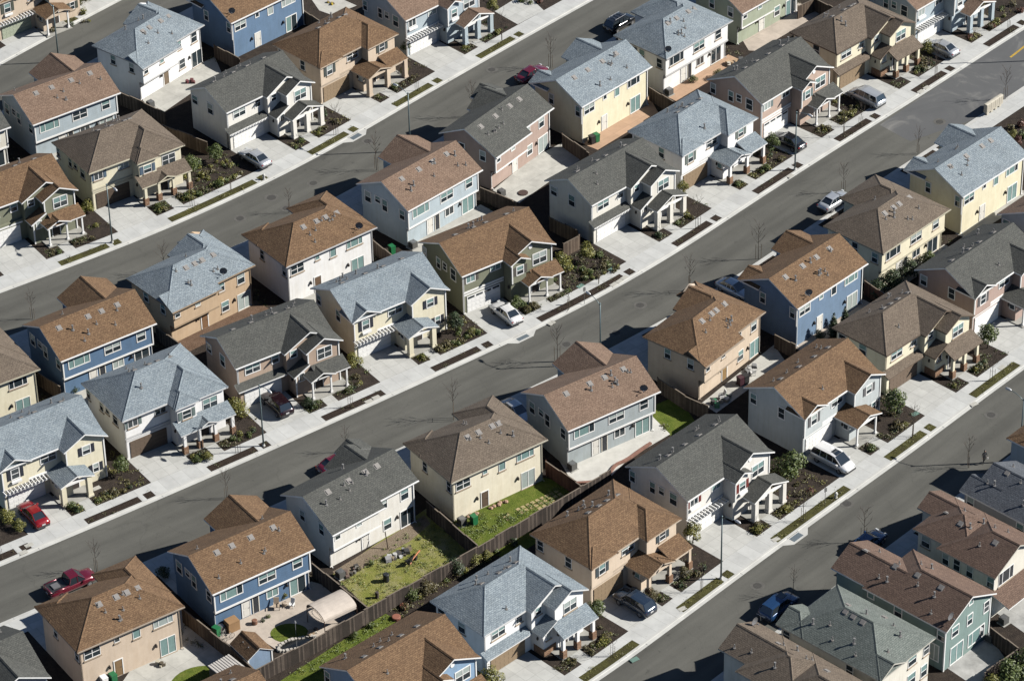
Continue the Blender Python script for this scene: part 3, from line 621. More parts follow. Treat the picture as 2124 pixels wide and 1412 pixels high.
# ------------------------------------------------------------------ house list
PEACH = (.66, .545, .425); CREAM = (.84, .785, .60); OFFW = (.78, .75, .66); WHT = (.93, .93, .92); OLIVE = (.24, .25, .18); BLUE = (.12, .205, .33); PALEB = (.46, .54, .585)
TAN = (.57, .425, .285); MAUVE = (.46, .35, .30); YEL = (.86, .80, .59); GREY = (.54, .585, .59); SAGE = (.40, .445, .34)
BRG = (.155, .115, .085); TANG = (.30, .22, .14); PROT = {'A': 2.0, 'B': 1.25, 'C': 1.15}
def F(name, plan, hip, B, W, *a, **k): front_house(name, LBL[name], plan, hip, frame_from(B, W, PROT[plan]), *a, **k)
def FG(name, plan, hip, B, W, ang, L, *a, **k): front_house(name, LBL[name], plan, hip, frame_given(B, W, PROT[plan], ang, L), *a, **k)
def RR(name, plan, hip, B, C, *a, **k):
    if plan == 'c': fr = frame_from(B, C, .8, ZE - .4, ZE)
    else: fr = frame_from(B, C, 0)
    if plan == 'c': fr = (fr[0], fr[1], fr[2])
    rear_house(name, LBL[name], plan, hip, fr, *a, **k)
def RG(name, plan, hip, B, C, ang, L, *a, **k):
    r = R(ang); ex = Vector((math.cos(r), math.sin(r)))
    b = G(*B, ZE).to_2d() if B else G(*C, ZE).to_2d() - ex * L
    rear_house(name, LBL[name], plan, hip, (Vector((b.x, b.y, 0)), r, L), *a, **k)
LBL = {
 'a0': 'peach house with black-shuttered window and pergola in the top left corner', 'a1': 'yellow-walled house cut off by the top edge beside a white driveway',
 'b0': 'off-white grey-roofed house cut off by the left edge', 'b1': 'pale blue house with pinkish brown gable roof at upper left',
 'b2': 'white house with pale blue hip roof beside a white concrete patio', 'b3': 'bright blue house with brown roof cut off by the top edge',
 'c1': 'olive green gabled house with russet roof at the left edge', 'c2': 'beige house with taupe hip roof, blue shutters and brown garage door',
 'c3': 'white gabled house with charcoal roof and silver sedan in its drive', 'c4': 'peach house with brown hip roof above the upper street',
 'c5': 'pale blue house with russet roof and white garage pergola at the top edge', 'd0': 'cream house with taupe hip roof cut off by the left edge',
 'd1': 'blue house with brown gable roof seen from behind at left', 'd2': 'tan house with pale blue hip roof and a dark satellite dish',
 'd3': 'white house with brown hip roof seen from behind', 'd4': 'pale blue house with russet gable roof in the upper middle',
 'd5': 'mauve house with charcoal gable roof and white concrete patio', 'd6': 'yellow house with pale blue gable roof and terracotta patio',
 'd7': 'white house with pale blue hip roof and brown belt beside ochre patio', 'd8': 'sage green house with russet roof and pinkish patio at the top',
 'e0': 'cream house with black shutters and a red car in its drive', 'e1': 'white house with pale blue hip roof and dark brown garage door',
 'e2': 'tan gabled house with charcoal roof and a maroon car in its drive', 'e3': 'cream house with black shutters, pale blue roof and an empty white driveway',
 'e4': 'olive green gabled house with brown roof and a white sedan in its drive', 'e5': 'off-white gabled house with charcoal roof and white rafter tails over its garage',
 'e6': 'white house with pale blue hip roof and brick-based porch columns', 'e7': 'pinkish mauve gabled house with charcoal roof and a dark car in its drive',
 'e8': 'cream house with taupe hip roof, front gables and a silver minivan in its drive', 'e9': 'pale blue gabled house with russet roof in the top right corner',
 'f0': 'grey-roofed house cut off in the bottom left corner', 'f1': 'beige house with brown hip roof beside a maroon pickup truck',
 'f2': 'blue house with brown gable roof behind a paved yard with a gazebo', 'f3': 'off-white house with charcoal gable roof behind a patchy lawn',
 'f4': 'cream house with taupe hip roof behind a green lawn with pavers', 'f5': 'grey-blue house with russet gable roof and white concrete yard',
 'f6': 'peach house with brown hip roof and clutter against its back wall', 'f7': 'blue house with brown gable roof behind dark conifers',
 'f8': 'cream house with taupe hip roof above the blue house with conifers', 'f9': 'yellow house with pale blue gable roof at the right edge',
 'g1': 'brown roof of a house cut off by the bottom edge below the shed', 'g2': 'brown-roofed house with a small blue front gable at the bottom edge',
 'g3': 'white house with pale blue hip roof and brick-based porch at the bottom', 'g4': 'peach house with brown hip roof and a dark blue car in its drive',
 'g5': 'off-white gabled house with charcoal roof and red shutters', 'g6': 'grey gabled house with brown roof and a white minivan in its drive',
 'g7': 'cream house with taupe hip roof between two small green trees', 'g8': 'mauve gabled house with charcoal roof and white garage at the right edge',
 'g9': 'grey-blue house with russet roof cut off by the right edge', 'h1': 'long house with taupe stepped roof cut off by the bottom edge',
 'h2': 'long cream house with grey-green hip roof and skylight vents', 'h3': 'long teal house with dark brown gable roof and concrete patio',
 'h4': 'long cream house with stepped brown roof at lower right', 'h5': 'long house with dark slate roof at lower right edge', 'h6': 'brown-roofed pale blue house cut off by the right edge beside the lower street'}
SHORT = {'a0': 'peach corner house', 'a1': 'yellow house at the top edge', 'b0': 'off-white house at the left edge', 'b1': 'pale blue upper left house', 'b2': 'white house with concrete patio', 'b3': 'bright blue top house',
 'c1': 'olive house at the left edge', 'c2': 'beige house with blue shutters', 'c3': 'white charcoal-gabled house', 'c4': 'peach house on the upper street', 'c5': 'pale blue house with pergola', 'd0': 'cream house at the left edge',
 'd1': 'blue house at left', 'd2': 'tan house with satellite dish', 'd3': 'white house with brown hip roof', 'd4': 'pale blue middle house', 'd5': 'mauve house with white patio', 'd6': 'yellow house with terracotta patio',
 'd7': 'white house with ochre patio', 'd8': 'sage green house', 'e0': 'cream house with red car', 'e1': 'white house with brown garage', 'e2': 'tan house with maroon car', 'e3': 'cream house with black shutters',
 'e4': 'olive house with white sedan', 'e5': 'off-white house with rafter tails', 'e6': 'white brick-porched house', 'e7': 'mauve house with dark car', 'e8': 'cream house with silver minivan', 'e9': 'pale blue top right house',
 'f0': 'grey-roofed corner house', 'f1': 'beige house with pickup', 'f2': 'blue house with gazebo', 'f3': 'off-white house with patchy lawn', 'f4': 'cream house with pavers', 'f5': 'grey-blue house with concrete yard',
 'f6': 'peach house with back-wall clutter', 'f7': 'blue house with conifers', 'f8': 'cream taupe-roofed house', 'f9': 'yellow house at the right edge', 'g1': 'brown roof at the bottom edge', 'g2': 'blue-gabled bottom house',
 'g3': 'white bottom house', 'g4': 'peach house with blue car', 'g5': 'house with red shutters', 'g6': 'grey house with white minivan', 'g7': 'cream house between green trees', 'g8': 'mauve house at the right edge', 'g9': 'grey-blue right edge house',
 'h1': 'taupe-roofed long house', 'h2': 'green-roofed long house', 'h3': 'long teal house', 'h4': 'stepped-roof house', 'h5': 'slate-roofed house', 'h6': 'brown roof by the lower street'}
# upper-left street
FG('a0', 'C', False, (-12, 12), None, 38, 12.3, PEACH, 'brown', trim='stucco', garage=SAGE, shut=(.09, .10, .08), pergola=True)
FG('a1', 'C', False, (121, -63), None, 42, 12.3, YEL, 'taupe', trim='stucco', garage=TANG)
RG('b0', 'a', False, None, (22, 263), 34, 12.1, OFFW, 'grey')
RR('b1', 'a', False, (68, 260), (250, 192), PALEB, 'russet', siding=True)
RR('b2', 'c', True, (295.7, 144.5), (443, 59.5), WHT, 'blue', trim='stucco', doorc=(.20, .15, .10))
RG('b3', 'b', False, (479, 49), None, 43.6, 12.5, (.15, .24, .37), 'brown', siding=True, dish=(1.0, .9))
# upper street, north side
FG('c1', 'A', False, None, (161.5, 392.6), 34, 12.35, OLIVE, 'brown', porch='shedgable', cols='thin', siding=True)
F('c2', 'B', True, (183.5, 361), (383.4, 299.8), mul(CREAM, .98), 'taupe', trim='stucco', garage=mul(BRG, .7), shut=(.10, .15, .21), cols='stone')
F('c3', 'A', False, (469, 235), (652.7, 170), (.84, .82, .76), 'grey', pergola=True)
F('c4', 'C', True, (661, 142), (827.5, 69.7), PEACH, 'brown', trim='stucco', garage=TANG, shut=(.07, .085, .08), cols='thick')
FG('c5', 'B', False, (841, 44), None, 43, 12.3, PALEB, 'russet', pergola=True, porch='gable', cols='thick', siding=True)
# upper street, south side (backs)
RG('d0', 'b', True, None, (83, 764.5), 33, 12.3, CREAM, 'taupe', trim='stucco')
RR('d1', 'a', False, (125.8, 749.8), (324.6, 670), BLUE, 'brown', siding=True, low=mul(BLUE, 1.05))
RR('d2', 'c', True, (357, 649.6), (547.3, 561.2), TAN, 'blue', trim='stucco', doorc=(.22, .12, .06), dish=(8.2, .45))
RR('d3', 'b', True, (593, 554.4), (781.6, 471), WHT, 'brown', trim='stucco', doorc=(.16, .1, .06), dish=(10.6, .5))
RR('d4', 'a', False, (846, 438.5), (1000.8, 351.8), mul(PALEB, 1.08), 'russet', siding=True)
RR('d5', 'c', False, (1029, 328), (1170.8, 231.8), MAUVE, 'grey')
RR('d6', 'b', False, (1206.5, 222.7), (1352, 137.7), YEL, 'blue')
RR('d7', 'a', True, (1381.6, 123), (1519.6, 42.5), WHT, 'blue', trim='stucco', dish=(.9, .5))
RG('d8', 'c', False, (1540, 24), None, 45, 12.2, SAGE, 'russet')
# middle street, north side
FG('e0', 'C', False, None, (224.4, 902.8), 34, 12.35, CREAM, 'blue', shut=(.03, .035, .05), pergola=True)
F('e1', 'B', True, (253, 874.6), (473, 800.9), WHT, 'blue', trim='stucco', garage=mul(BRG, 1.0), shut=(.16, .21, .20), cols='stone')
F('e2', 'A', False, (488.5, 765.4), (711.2, 703.9), (.50, .385, .30), 'grey', porch='shedgable', cols='thin', shed=True)
F('e3', 'C', False, (729.4, 669.6), (934, 600), CREAM, 'blue', shut=(.03, .035, .05), pergola=True)
F('e4', 'B', False, (957.6, 574), (1157.4, 507.7), OLIVE, 'brown', shut=(.115, .105, .09), siding=True)
F('e5', 'A', False, (1227, 427), (1408.9, 353), (.80, .775, .70), 'grey', pergola=True)
F('e6', 'C', True, (1412.5, 324.6), (1573, 244), WHT, 'blue', trim='stucco', garage=TANG, shut=(.17, .20, .18), cols='stone')
F('e7', 'B', False, (1580.8, 216.9), (1734.4, 141), (.53, .405, .335), 'grey', shut=(.17, .22, .22), cols='thin')
F('e8', 'A', True, (1735.4, 112.2), (1898.6, 45.9), CREAM, 'taupe', trim='dark', garage=TANG, porch='shed', cols='stone', shed=True, stone=True)
FG('e9', 'B', False, (1902, 22), None, 45, 12.3, PALEB, 'russet', pergola=True, porch='gable', cols='thick', siding=True)
# middle street, south side (backs)
FG('f0', 'B', False, None, (110, 1407), 34, 12.35, (.50, .46, .47), 'grey')
RR('f1', 'b', True, (159.9, 1353), (382.6, 1256.8), (.70, .575, .45), 'brown', trim='stucco', doorc=(.25, .16, .08))
RR('f2', 'a', False, (440.2, 1232.8), (652.7, 1137.7), BLUE, 'brown', siding=True)
RR('f3', 'c', False, (689, 1110.8), (888.8, 1009.8), (.82, .80, .74), 'grey')
RR('f4', 'b', True, (935.5, 1002), (1135.7, 910.6), (.88, .82, .65), 'taupe', trim='stucco', doorc=(.13, .09, .06))
RR('f5', 'a', False, (1177.6, 894.3), (1369.7, 811), (.44, .495, .51), 'russet', siding=True, dish=(10.3, .55))
RR('f6', 'c', True, (1463.5, 762.4), (1612, 656.4), PEACH, 'brown', trim='stucco', doorc=(.3, .19, .08))
RR('f7', 'b', False, (1653.9, 641), (1800, 545.9), (.185, .275, .40), 'brown', siding=True, dish=(2.4, .45))
RR('f8', 'a', True, (1831.6, 527.2), (1971.7, 433.4), CREAM, 'taupe', trim='stucco')
RR('f9', 'b', False, (1997, 409.4), (2134, 321), YEL, 'blue')
# lower street, north side
FG('g1', 'B', False, Vector((-32.2, -75.4)), None, 36, 12.3, TAN, 'brown')
FG('g2', 'B', False, None, (1003, 1365), 41, 12.35, (.27, .40, .56), 'brown')
F('g3', 'A', True, (1003.4, 1319.5), (1220, 1220.3), WHT, 'blue', trim='stucco', garage=TANG, porch='shed', cols='stone', shed=True, stone=True)
F('g4', 'C', True, (1224.3, 1180.8), (1414.9, 1074.4), mul(PEACH, 1.08), 'brown', trim='stucco', garage=TANG, shut=(.06, .08, .09), cols='stone')
F('g5', 'B', False, (1426, 1040), (1612, 938.8), (.80, .78, .73), 'grey', shut=(.17, .03, .025), pergola=True, porch='gable', cols='thick')
F('g6', 'C', False, (1667.4, 869.3), (1837.9, 774.8), GREY, 'brown', shut=(.14, .14, .145), cols='thin')
F('g7', 'A', True, (1838.4, 738), (2021, 653), CREAM, 'taupe', trim='dark', garage=mul(BRG, 1.2), porch='shed', cols='stone', shed=True, stone=True)
FG('g8', 'C', False, (2021, 619), None, 45.5, 12.3, (.48, .36, .31), 'grey', shut=(.14, .13, .13), cols='thin')
_p = G(2067, 444, ZE).to_2d(); _r = R(46); _ey = Vector((-math.sin(_r), math.cos(_r)))
FG('g9', 'C', False, _p - _ey * 8.4, None, 46, 12.3, PALEB, 'russet')
# lower street, south side: deep, narrow houses with their gable end towards the viewer
def deep_house(name, org, ang, pieces, wall, roof, wins=(), lw=(), trim='white', fits=(), pitch=PI, low=None):
    r = R(ang); L = max(p[1] for p in pieces); D = max(p[3] for p in pieces)
    root = thing('house', LBL[name], 'house', (org.x, org.y, 0), r, 'two-storey suburban houses'); reg(name, root, r, L, D, False)
    wm = wall_mat('wall ' + name, wall, trim == 'white'); fas = WHITE if trim == 'white' else noisy('fascia ' + name, mul(wall, .7), .06); RM = [ROOFS[roof], fas]
    w = MB(); rf = None; o = OH
    for k, (x0, x1, y0, y1, lo, hi, ze) in enumerate(pieces):
        mb = MB(); gable_roof(mb, x0, x1, y0, y1, ze + .003 * k, 'y', pitch, lo, hi); q = mb.build('roof' if k == 0 else 'wing_roof', RM, root); rf = rf or q
        e = .004 * k
        if lo == 'h' and hi == 'h': wall_box(w, x0 + o + e, x1 - o - e, y0 + o, y1 - o, -.1, zwall(ze))
        else:
            if hi == 'g' and lo == 'g': wall_gable(w, x0 + o + e, x1 - o - e, y0 + o, y1 - o, -.1, ze, 'y', pitch)
            elif lo == 'g': wall_gable(w, x0 + o + e, x1 - o - e, y0 + o, y0 + o + 1.2, -.1, ze, 'y', pitch); wall_box(w, x0 + o + e, x1 - o - e, y0 + o + 1.1, y1 - o, -.1, zwall(ze) - .01)
            else: wall_gable(w, x0 + o + e, x1 - o - e, y1 - o - 1.2, y1 - o, -.1, ze, 'y', pitch); wall_box(w, x0 + o + e, x1 - o - e, y0 + o, y1 - o - 1.1, -.1, zwall(ze) - .01)
    w.build('wall', wm, root); wt = 'white' if trim == 'white' else 'sill'
    for x, z, ww, hh, st in wins: window(root, x, o, z, ww, hh, st, wt)
    for x0, y, z, ww, hh, st in lw: window(root, x0, y, z, ww, hh, st, wt, -math.pi / 2)
    def zat(x, y):
        z = 0
        for x0, x1, y0, y1, lo, hi, ze in pieces:
            if x0 < x < x1 and y0 < y < y1:
                h = min(x - x0, x1 - x)
                if lo == 'h': h = min(h, y - y0)
                if hi == 'h': h = min(h, y1 - y)
                z = max(z, ze + pitch * h)
        return z
    pd = math.atan(pitch)
    for kind, x, y in fits:
        ob = link({'v': 'roof_vent', 'p': 'vent_pipe', 'f': 'vent_pipe', 'd': 'satellite_dish'}[kind], {'v': VENT, 'p': VPIPE, 'f': FLUE, 'd': DISH}[kind], rf, (x, y, zat(x, y) + (.6 if kind == 'd' else 0)))
        if kind == 'v': ob.rotation_euler = (0, -pd if zat(x + .1, y) > zat(x - .1, y) else pd, 0)
    if trim == 'white': corner_trim(root, [(pieces[0][0] + o, pieces[0][2] + o, 0, 5.3), (pieces[0][1] - o, pieces[0][2] + o, 0, 5.3)], WHITE)
    return root
def og(px, py, ang, dx=0, dy=0):
    p = G(px, py, ZE).to_2d(); r = R(ang); ex = Vector((math.cos(r), math.sin(r))); return p + ex * dx + Vector((-ex.y, ex.x)) * dy
deep_house('h3', og(1963.5, 1311.3, 46.3), 46.3, [(0, 8.1, 0, 10.4, 'g', 'h', ZE), (.3, 6.2, 6, 14.6, 'g', 'g', ZE + .06)], (.235, .325, .305), 'cocoa',
    [(4.35, 6.1, .55, .75, 'small'), (4.35, 3.55, .75, 1.25, 'single'), (7.05, 3.5, .75, 1.25, 'single'), (2.0, 3.55, 1.0, 1.2, 'single'), (2.45, .12, 1.9, 2.05, 'slider'), (5.6, .6, 2.5, 1.5, 'triple')],
    [(OH, 6.2, 3.75, .85, 1.2, 'single'), (OH, 9.6, 4.3, .7, .6, 'small'), (OH, .9, 3.7, .8, 1.1, 'single'), (OH, 1.6, .9, 1.0, 1.9, 'slider')],
    fits=[('v', 3.3, 12.6), ('v', 3.2, 8.9), ('v', 3.4, 6.3), ('v', 3.4, 3.4), ('f', 1.6, 8.6), ('p', 2.6, 5.6), ('f', 2.4, 3.4), ('p', 1.6, 9.6), ('p', .9, 2.6), ('d', 1.1, .5), ('p', 5.3, 7.3), ('f', 5.6, 6.2), ('p', 4.7, 12.0), ('p', 4.3, 9.2)])
deep_house('h2', og(1480 + 1530 / 4.425, 1190 + 985 / 4.425, 46.5), 46.5, [(0, 8.75, 0, 12.2, 'h', 'h', ZE), (-.004, 4.0, -.1, 4, 'g', 'h', ZE), (.02, 4.15, 9.5, 12.9, 'h', 'g', ZE)], OFFW, 'sage',
    [(1.9, 3.6, 1.3, 1.2, 'single'), (5.6, 1.2, 1.2, 1.4, 'single'), (5.6, 3.7, 1.2, 1.3, 'single'), (7.8, 3.65, .8, 1.3, 'single'), (7.6, 1.0, .9, 1.4, 'single')],
    [(OH, 4.0, 3.6, .8, 1.3, 'single'), (OH, 11.8, 3.8, .8, 1.2, 'single')], trim='stucco',
    fits=[('v', 4.0, 7.5), ('v', 3.95, 6.5), ('v', 3.9, 5.3), ('v', 5.3, 8.2), ('f', 1.7, 9.6), ('p', 2.3, 8.0), ('f', 1.9, 4.7), ('p', 1.2, 6.8), ('p', 1.0, 3.8), ('f', 5.4, 6.0), ('p', 6.1, 3.2), ('f', 5.6, 2.0), ('v', 7.0, 5.0), ('p', 3.2, 1.6)])
deep_house('h1', og(1480 + 385 / 4.425, 1190 + 430 / 4.425, 46, -8, -16), 46, [(.1, 8, 0, 8.8, 'g', 'h', ZE), (.95, 8.004, 5.2, 12.6, 'h', 'h', ZE), (2.4, 8.01, 9, 16, 'g', 'g', ZE)], OFFW, 'taupe', [], [], trim='stucco',
    fits=[('d', 6.8, 15.2), ('p', 3.2, 14.6), ('p', 3.6, 12.8), ('f', 3.0, 9.4), ('v', 5.9, 11.4), ('p', 6.1, 10.9), ('f', 6.6, 9.6), ('p', 6.0, 8.0), ('p', 6.4, 7.6), ('v', 5.9, 5.4)])
deep_house('h4', og(2061.8, 1202.2, 46), 46, [(.2, 8, 0, 7.3, 'g', 'h', ZE), (1.1, 8.004, 3.8, 11, 'h', 'h', ZE), (4.1, 8.01, 7, 12.8, 'g', 'g', ZE)], OFFW, 'cocoa',
    [(2.6, 3.5, 2.3, 1.5, 'triple'), (6.6, 3.7, .8, 1.2, 'single'), (4.6, .1, 2.1, 2.1, 'slider')],
    [(.2 + OH, .8, 3.7, .8, 1.2, 'single'), (.2 + OH, 3.4, 3.6, .75, 1.4, 'single'), (.2 + OH, 5.0, 3.6, .75, 1.4, 'single'), (.2 + OH, 6.4, 3.6, .75, 1.4, 'single'), (1.1 + OH, 9.6, 3.6, 1.0, 1.3, 'single')], trim='stucco',
    fits=[('v', 3.6, 7.0), ('f', 3.9, 6.0), ('v', 3.2, 2.4), ('p', 2.3, 3.6), ('v', 4.6, 9.4), ('f', 5.6, 5.6), ('p', 5.6, 8.0), ('p', 5.3, 4.0), ('p', 5.9, 2.8)])
_b = MB(); shed_roof(_b, .2, 8.6, -1.9, .45, 2.6, 3.3)
for _o in scene.objects:
    if _o.get('label') == LBL['h4']: _b.build('patio_roof', [ROOFS['cocoa'], WHITE], _o)
deep_house('h5', og(1880 + 1100 / 4.152, 860 + 985 / 4.152, 45.4), 45.4, [(0, 7.9, -4, 8.3, 'g', 'g', ZE), (.004, 3.9, 5.5, 9.5, 'g', 'g', ZE)], (.44, .44, .45), 'slate', [], [(OH, 8.3, 3.6, .8, 1.3, 'single'), (OH, 2.0, 3.6, .8, 1.2, 'single')],
    fits=[('v', 3.6, 6.3), ('p', 1.9, 7.4), ('f', 2.0, 6.6), ('p', 3.4, 4.4), ('f', 1.6, 2.6), ('p', 5.6, 7.0)])
_q = G(1880 + 860 / 4.152, 860 + 200 / 4.152, ZE).to_2d(); _r = R(46)
deep_house('h6', _q - Vector((-math.sin(_r), math.cos(_r))) * 12, 46, [(0, 3.7, 0, 12, 'g', 'h', ZE), (3.2, 8.4, 0, 11.6, 'g', 'h', 2.75)], PALEB, 'brown', [], [(OH, 9, 3.6, .8, 1.2, 'single')], fits=[('p', 1.0, 9.6), ('v', 1.3, 7)])  # mostly unseen narrow body and low wing, shaped so the person stays lit
# ------------------------------------------------------------------ streets and ground
def smooth(pl, step=2.0, k=3):
    p = [Vector(q) for q in pl]; out = []
    for a, b in zip(p[:-1], p[1:]):
        n = max(1, int((b - a).length / step))
        out += [a.lerp(b, i / n) for i in range(n)]
    out.append(p[-1])
    for _ in range(k * 4): out = [out[0]] + [(a + b * 2 + c) / 4 for a, b, c in zip(out[:-2], out[1:-1], out[2:])] + [out[-1]]
    return out
CURB = {'S0': smooth([(-80, 42), (-63.1, 61.8), (-56.2, 69.7), (-49.2, 77.3), (-25, 103)]),
 'S1': smooth([(-76, -.6), (-58, 11.3), (-46.5, 18.9), (-40.1, 23.4), (-28.2, 33.3), (-19.3, 42), (-14.6, 47.3), (-.5, 62.3), (11.3, 74.5), (35, 99)]),
 'S2': smooth([(-76, -53.5), (-52.9, -38.3), (-48.9, -35.6), (-36.9, -27.4), (-26.2, -19.8), (-19, -14.6), (-13.2, -10.4), (-1.5, -1.7), (7.7, 5.5), (14.8, 12.0), (20.1, 17.2), (28.5, 26.4), (39.8, 38.3), (49.1, 47.8), (65, 64.6), (90, 90)]),
 'S3': smooth([(-40, -99), (-8, -72.5), (7.8, -58.5), (16.6, -49.2), (20.6, -44.8), (27.1, -38), (35.5, -29.3), (42.4, -22.3), (48.2, -16), (55.8, -8), (90, 27)])}
RW = 8.1
def normals(pl):
    out = []
    for i in range(len(pl)):
        d = (pl[min(i + 1, len(pl) - 1)] - pl[max(i - 1, 0)]).normalized(); out.append(Vector((-d.y, d.x)))
    return out
NRM = {k: normals(v) for k, v in CURB.items()}
def arclen(pl):
    s = [0.0]
    for a, b in zip(pl[:-1], pl[1:]): s.append(s[-1] + (b - a).length)
    return s
ARC = {k: arclen(v) for k, v in CURB.items()}
def at_s(k, s, off):
    A = ARC[k]; i = 0
    s = max(0.01, min(A[-1] - .01, s))
    while A[i + 1] < s: i += 1
    t = (s - A[i]) / (A[i + 1] - A[i]); return CURB[k][i].lerp(CURB[k][i + 1], t) + NRM[k][i].lerp(NRM[k][i + 1], t).normalized() * off
def s_of(k, p):
    best = (1e9, 0)
    for i, (a, b) in enumerate(zip(CURB[k][:-1], CURB[k][1:])):
        t = max(0, min(1, (p - a).dot(b - a) / (b - a).length_squared)); d = (a.lerp(b, t) - p).length
        if d < best[0]: best = (d, ARC[k][i] + t * (b - a).length)
    return best[1], best[0]
def ribbon(mb, k, o0, z0, o1, z1, m=0, s0=None, s1=None):
    A = ARC[k]; s0 = 0 if s0 is None else s0; s1 = A[-1] if s1 is None else s1; n = max(1, int((s1 - s0) / 1.6))
    for i in range(n):
        a, b = s0 + (s1 - s0) * i / n, s0 + (s1 - s0) * (i + 1) / n
        p = [at_s(k, a, o0), at_s(k, b, o0), at_s(k, b, o1), at_s(k, a, o1)]
        mb.poly([(p[0].x, p[0].y, z0), (p[1].x, p[1].y, z0), (p[2].x, p[2].y, z1), (p[3].x, p[3].y, z1)], m, [(a, o0), (b, o0), (b, o1), (a, o1)])
b = MB(); g = 1400
b.poly([(-g, -g, -.16), (g, -g, -.16), (g, g, -.16), (-g, g, -.16)]); tag(b.build('ground', SOIL), kind='structure')
for k in CURB:
    b = MB(); ribbon(b, k, -RW, -.1, 0, -.1); tag(b.build('street', ASPH), kind='structure')
    for sd in (1, -1):
        O = (lambda d: d) if sd > 0 else (lambda d: -RW - d)
        b = MB(); ribbon(b, k, O(-.02), -.094, O(.34), -.085); ribbon(b, k, O(.34), -.085, O(.40), .0); ribbon(b, k, O(.40), .0, O(.62), .004); tag(b.build('curb', CURBM), kind='structure')
        b = MB(); ribbon(b, k, O(.62), .0, O(2.85), .0); tag(b.build('sidewalk', WALK), kind='structure')
ks = ['S0', 'S1', 'S2', 'S3']
def soil_between(ka, oa, kb, ob):
    b = MB(); n = 60
    fa = (lambda t: at_s(ka, t * ARC[ka][-1], oa)) if isinstance(ka, str) else ka; fb = (lambda t: at_s(kb, t * ARC[kb][-1], ob)) if isinstance(kb, str) else kb
    for i in range(n):
        p = [fb(i / n), fb((i + 1) / n), fa((i + 1) / n), fa(i / n)]; b.poly([(q.x, q.y, -.02) for q in p])
    tag(b.build('yard_soil', SOIL), kind='structure')
soil_between(lambda t: at_s('S0', t * ARC['S0'][-1], 60), 0, 'S0', 2.84)
for a, c in zip(ks[:-1], ks[1:]): soil_between(a, -RW - 2.84, c, 2.84)
soil_between('S3', -RW - 2.84, lambda t: at_s('S3', t * ARC['S3'][-1], -90), 0)
ST = {'a': 'S0', 'b': 'S0', 'c': 'S1', 'd': 'S1', 'e': 'S2', 'f': 'S2', 'g': 'S3', 'h': 'S3'}
def house_quad(name, pts, z, mat, nm, kind='structure'):
    """ground patch in a house's own axes"""
    b = MB(); q = [hp(name, x, y, z) for x, y in pts]; b.poly([tuple(p) for p in q], 0, [(x, y) for x, y in pts]); return tag(b.build(nm, mat), kind=kind)
def px_poly(pts, z, mat, nm, kind='structure', rot=45):
    b = MB(); q = [G(x, y, 0) for x, y in pts]; c, s = math.cos(R(rot)), math.sin(R(rot))
    b.poly([(p.x, p.y, z) for p in q], 0, [(p.x * c + p.y * s, -p.x * s + p.y * c) for p in q]); return tag(b.build(nm, mat), kind=kind)
def curb_y(name, x, front, off):
    """local y at which the line x = const meets the curb line offset by off"""
    k = ST[name[0]]; y = -2.0 if front else HOUSES[name]['D'] + 1
    o = off if front else -RW - off
    for _ in range(60):
        p = hp(name, x, y).to_2d(); s, d = s_of(k, p); q = at_s(k, s, 0); n = at_s(k, s, 1) - q; dd = (p - q).dot(n) - o
        y += (-dd if front else -dd) * .7 if True else 0
        if abs(dd) < .01: break
    return y
DRIVE = {}
for nm, h in HOUSES.items():
    k = ST[nm[0]]
    if h['front']:
        x0, x1 = h['gdx'][0] - .35, h['gdx'][1] + .25; ya, yb = curb_y(nm, x0, True, 2.6), curb_y(nm, x1, True, 2.6)
        house_quad(nm, [(x0, ya), (x1, yb), (x1, .5), (x0, .5)], -.008, CONC, 'driveway')
        e0, e1 = h['ent']; ye = curb_y(nm, (e0 + e1) / 2, True, 2.6); house_quad(nm, [(e0, ye), (e1, ye), (e1, h['pf']), (e0, h['pf'])], -.006, CONC, 'entry_path')
        sa, _ = s_of(k, hp(nm, x0 - .5, ya - 2).to_2d()); sb, _ = s_of(k, hp(nm, x1 + .5, yb - 2).to_2d()); DRIVE.setdefault((k, 1), []).append((sa, sb, nm))
    elif nm[0] in 'bdf':
        x0, x1 = .4, 5.5; ya, yb = curb_y(nm, x0, False, 2.6), curb_y(nm, x1, False, 2.6)
        house_quad(nm, [(x0, h['D'] - .5), (x1, h['D'] - .5), (x1, yb), (x0, ya)], -.008, CONC, 'driveway')
        sa, _ = s_of(k, hp(nm, x0 - .5, ya + 2).to_2d()); sb, _ = s_of(k, hp(nm, x1 + .5, yb + 2).to_2d()); DRIVE.setdefault((k, -1), []).append((sa, sb, nm))
    elif nm[0] == 'h' and nm in ('h1', 'h2', 'h3', 'h4', 'h5', 'h6'):
        x0, x1 = .6, 5.4; y1 = curb_y(nm, 3, False, 2.6); house_quad(nm, [(x0, h['D'] - .6), (x1, h['D'] - .6), (x1, y1), (x0, y1)], -.008, CONC, 'driveway')
        sa, _ = s_of(k, hp(nm, x0 - .5, y1 + 2).to_2d()); sb, _ = s_of(k, hp(nm, x1 + .5, y1 + 2).to_2d()); DRIVE.setdefault((k, -1), []).append((sa, sb, nm))
PAD = []
rs = random.Random(3)
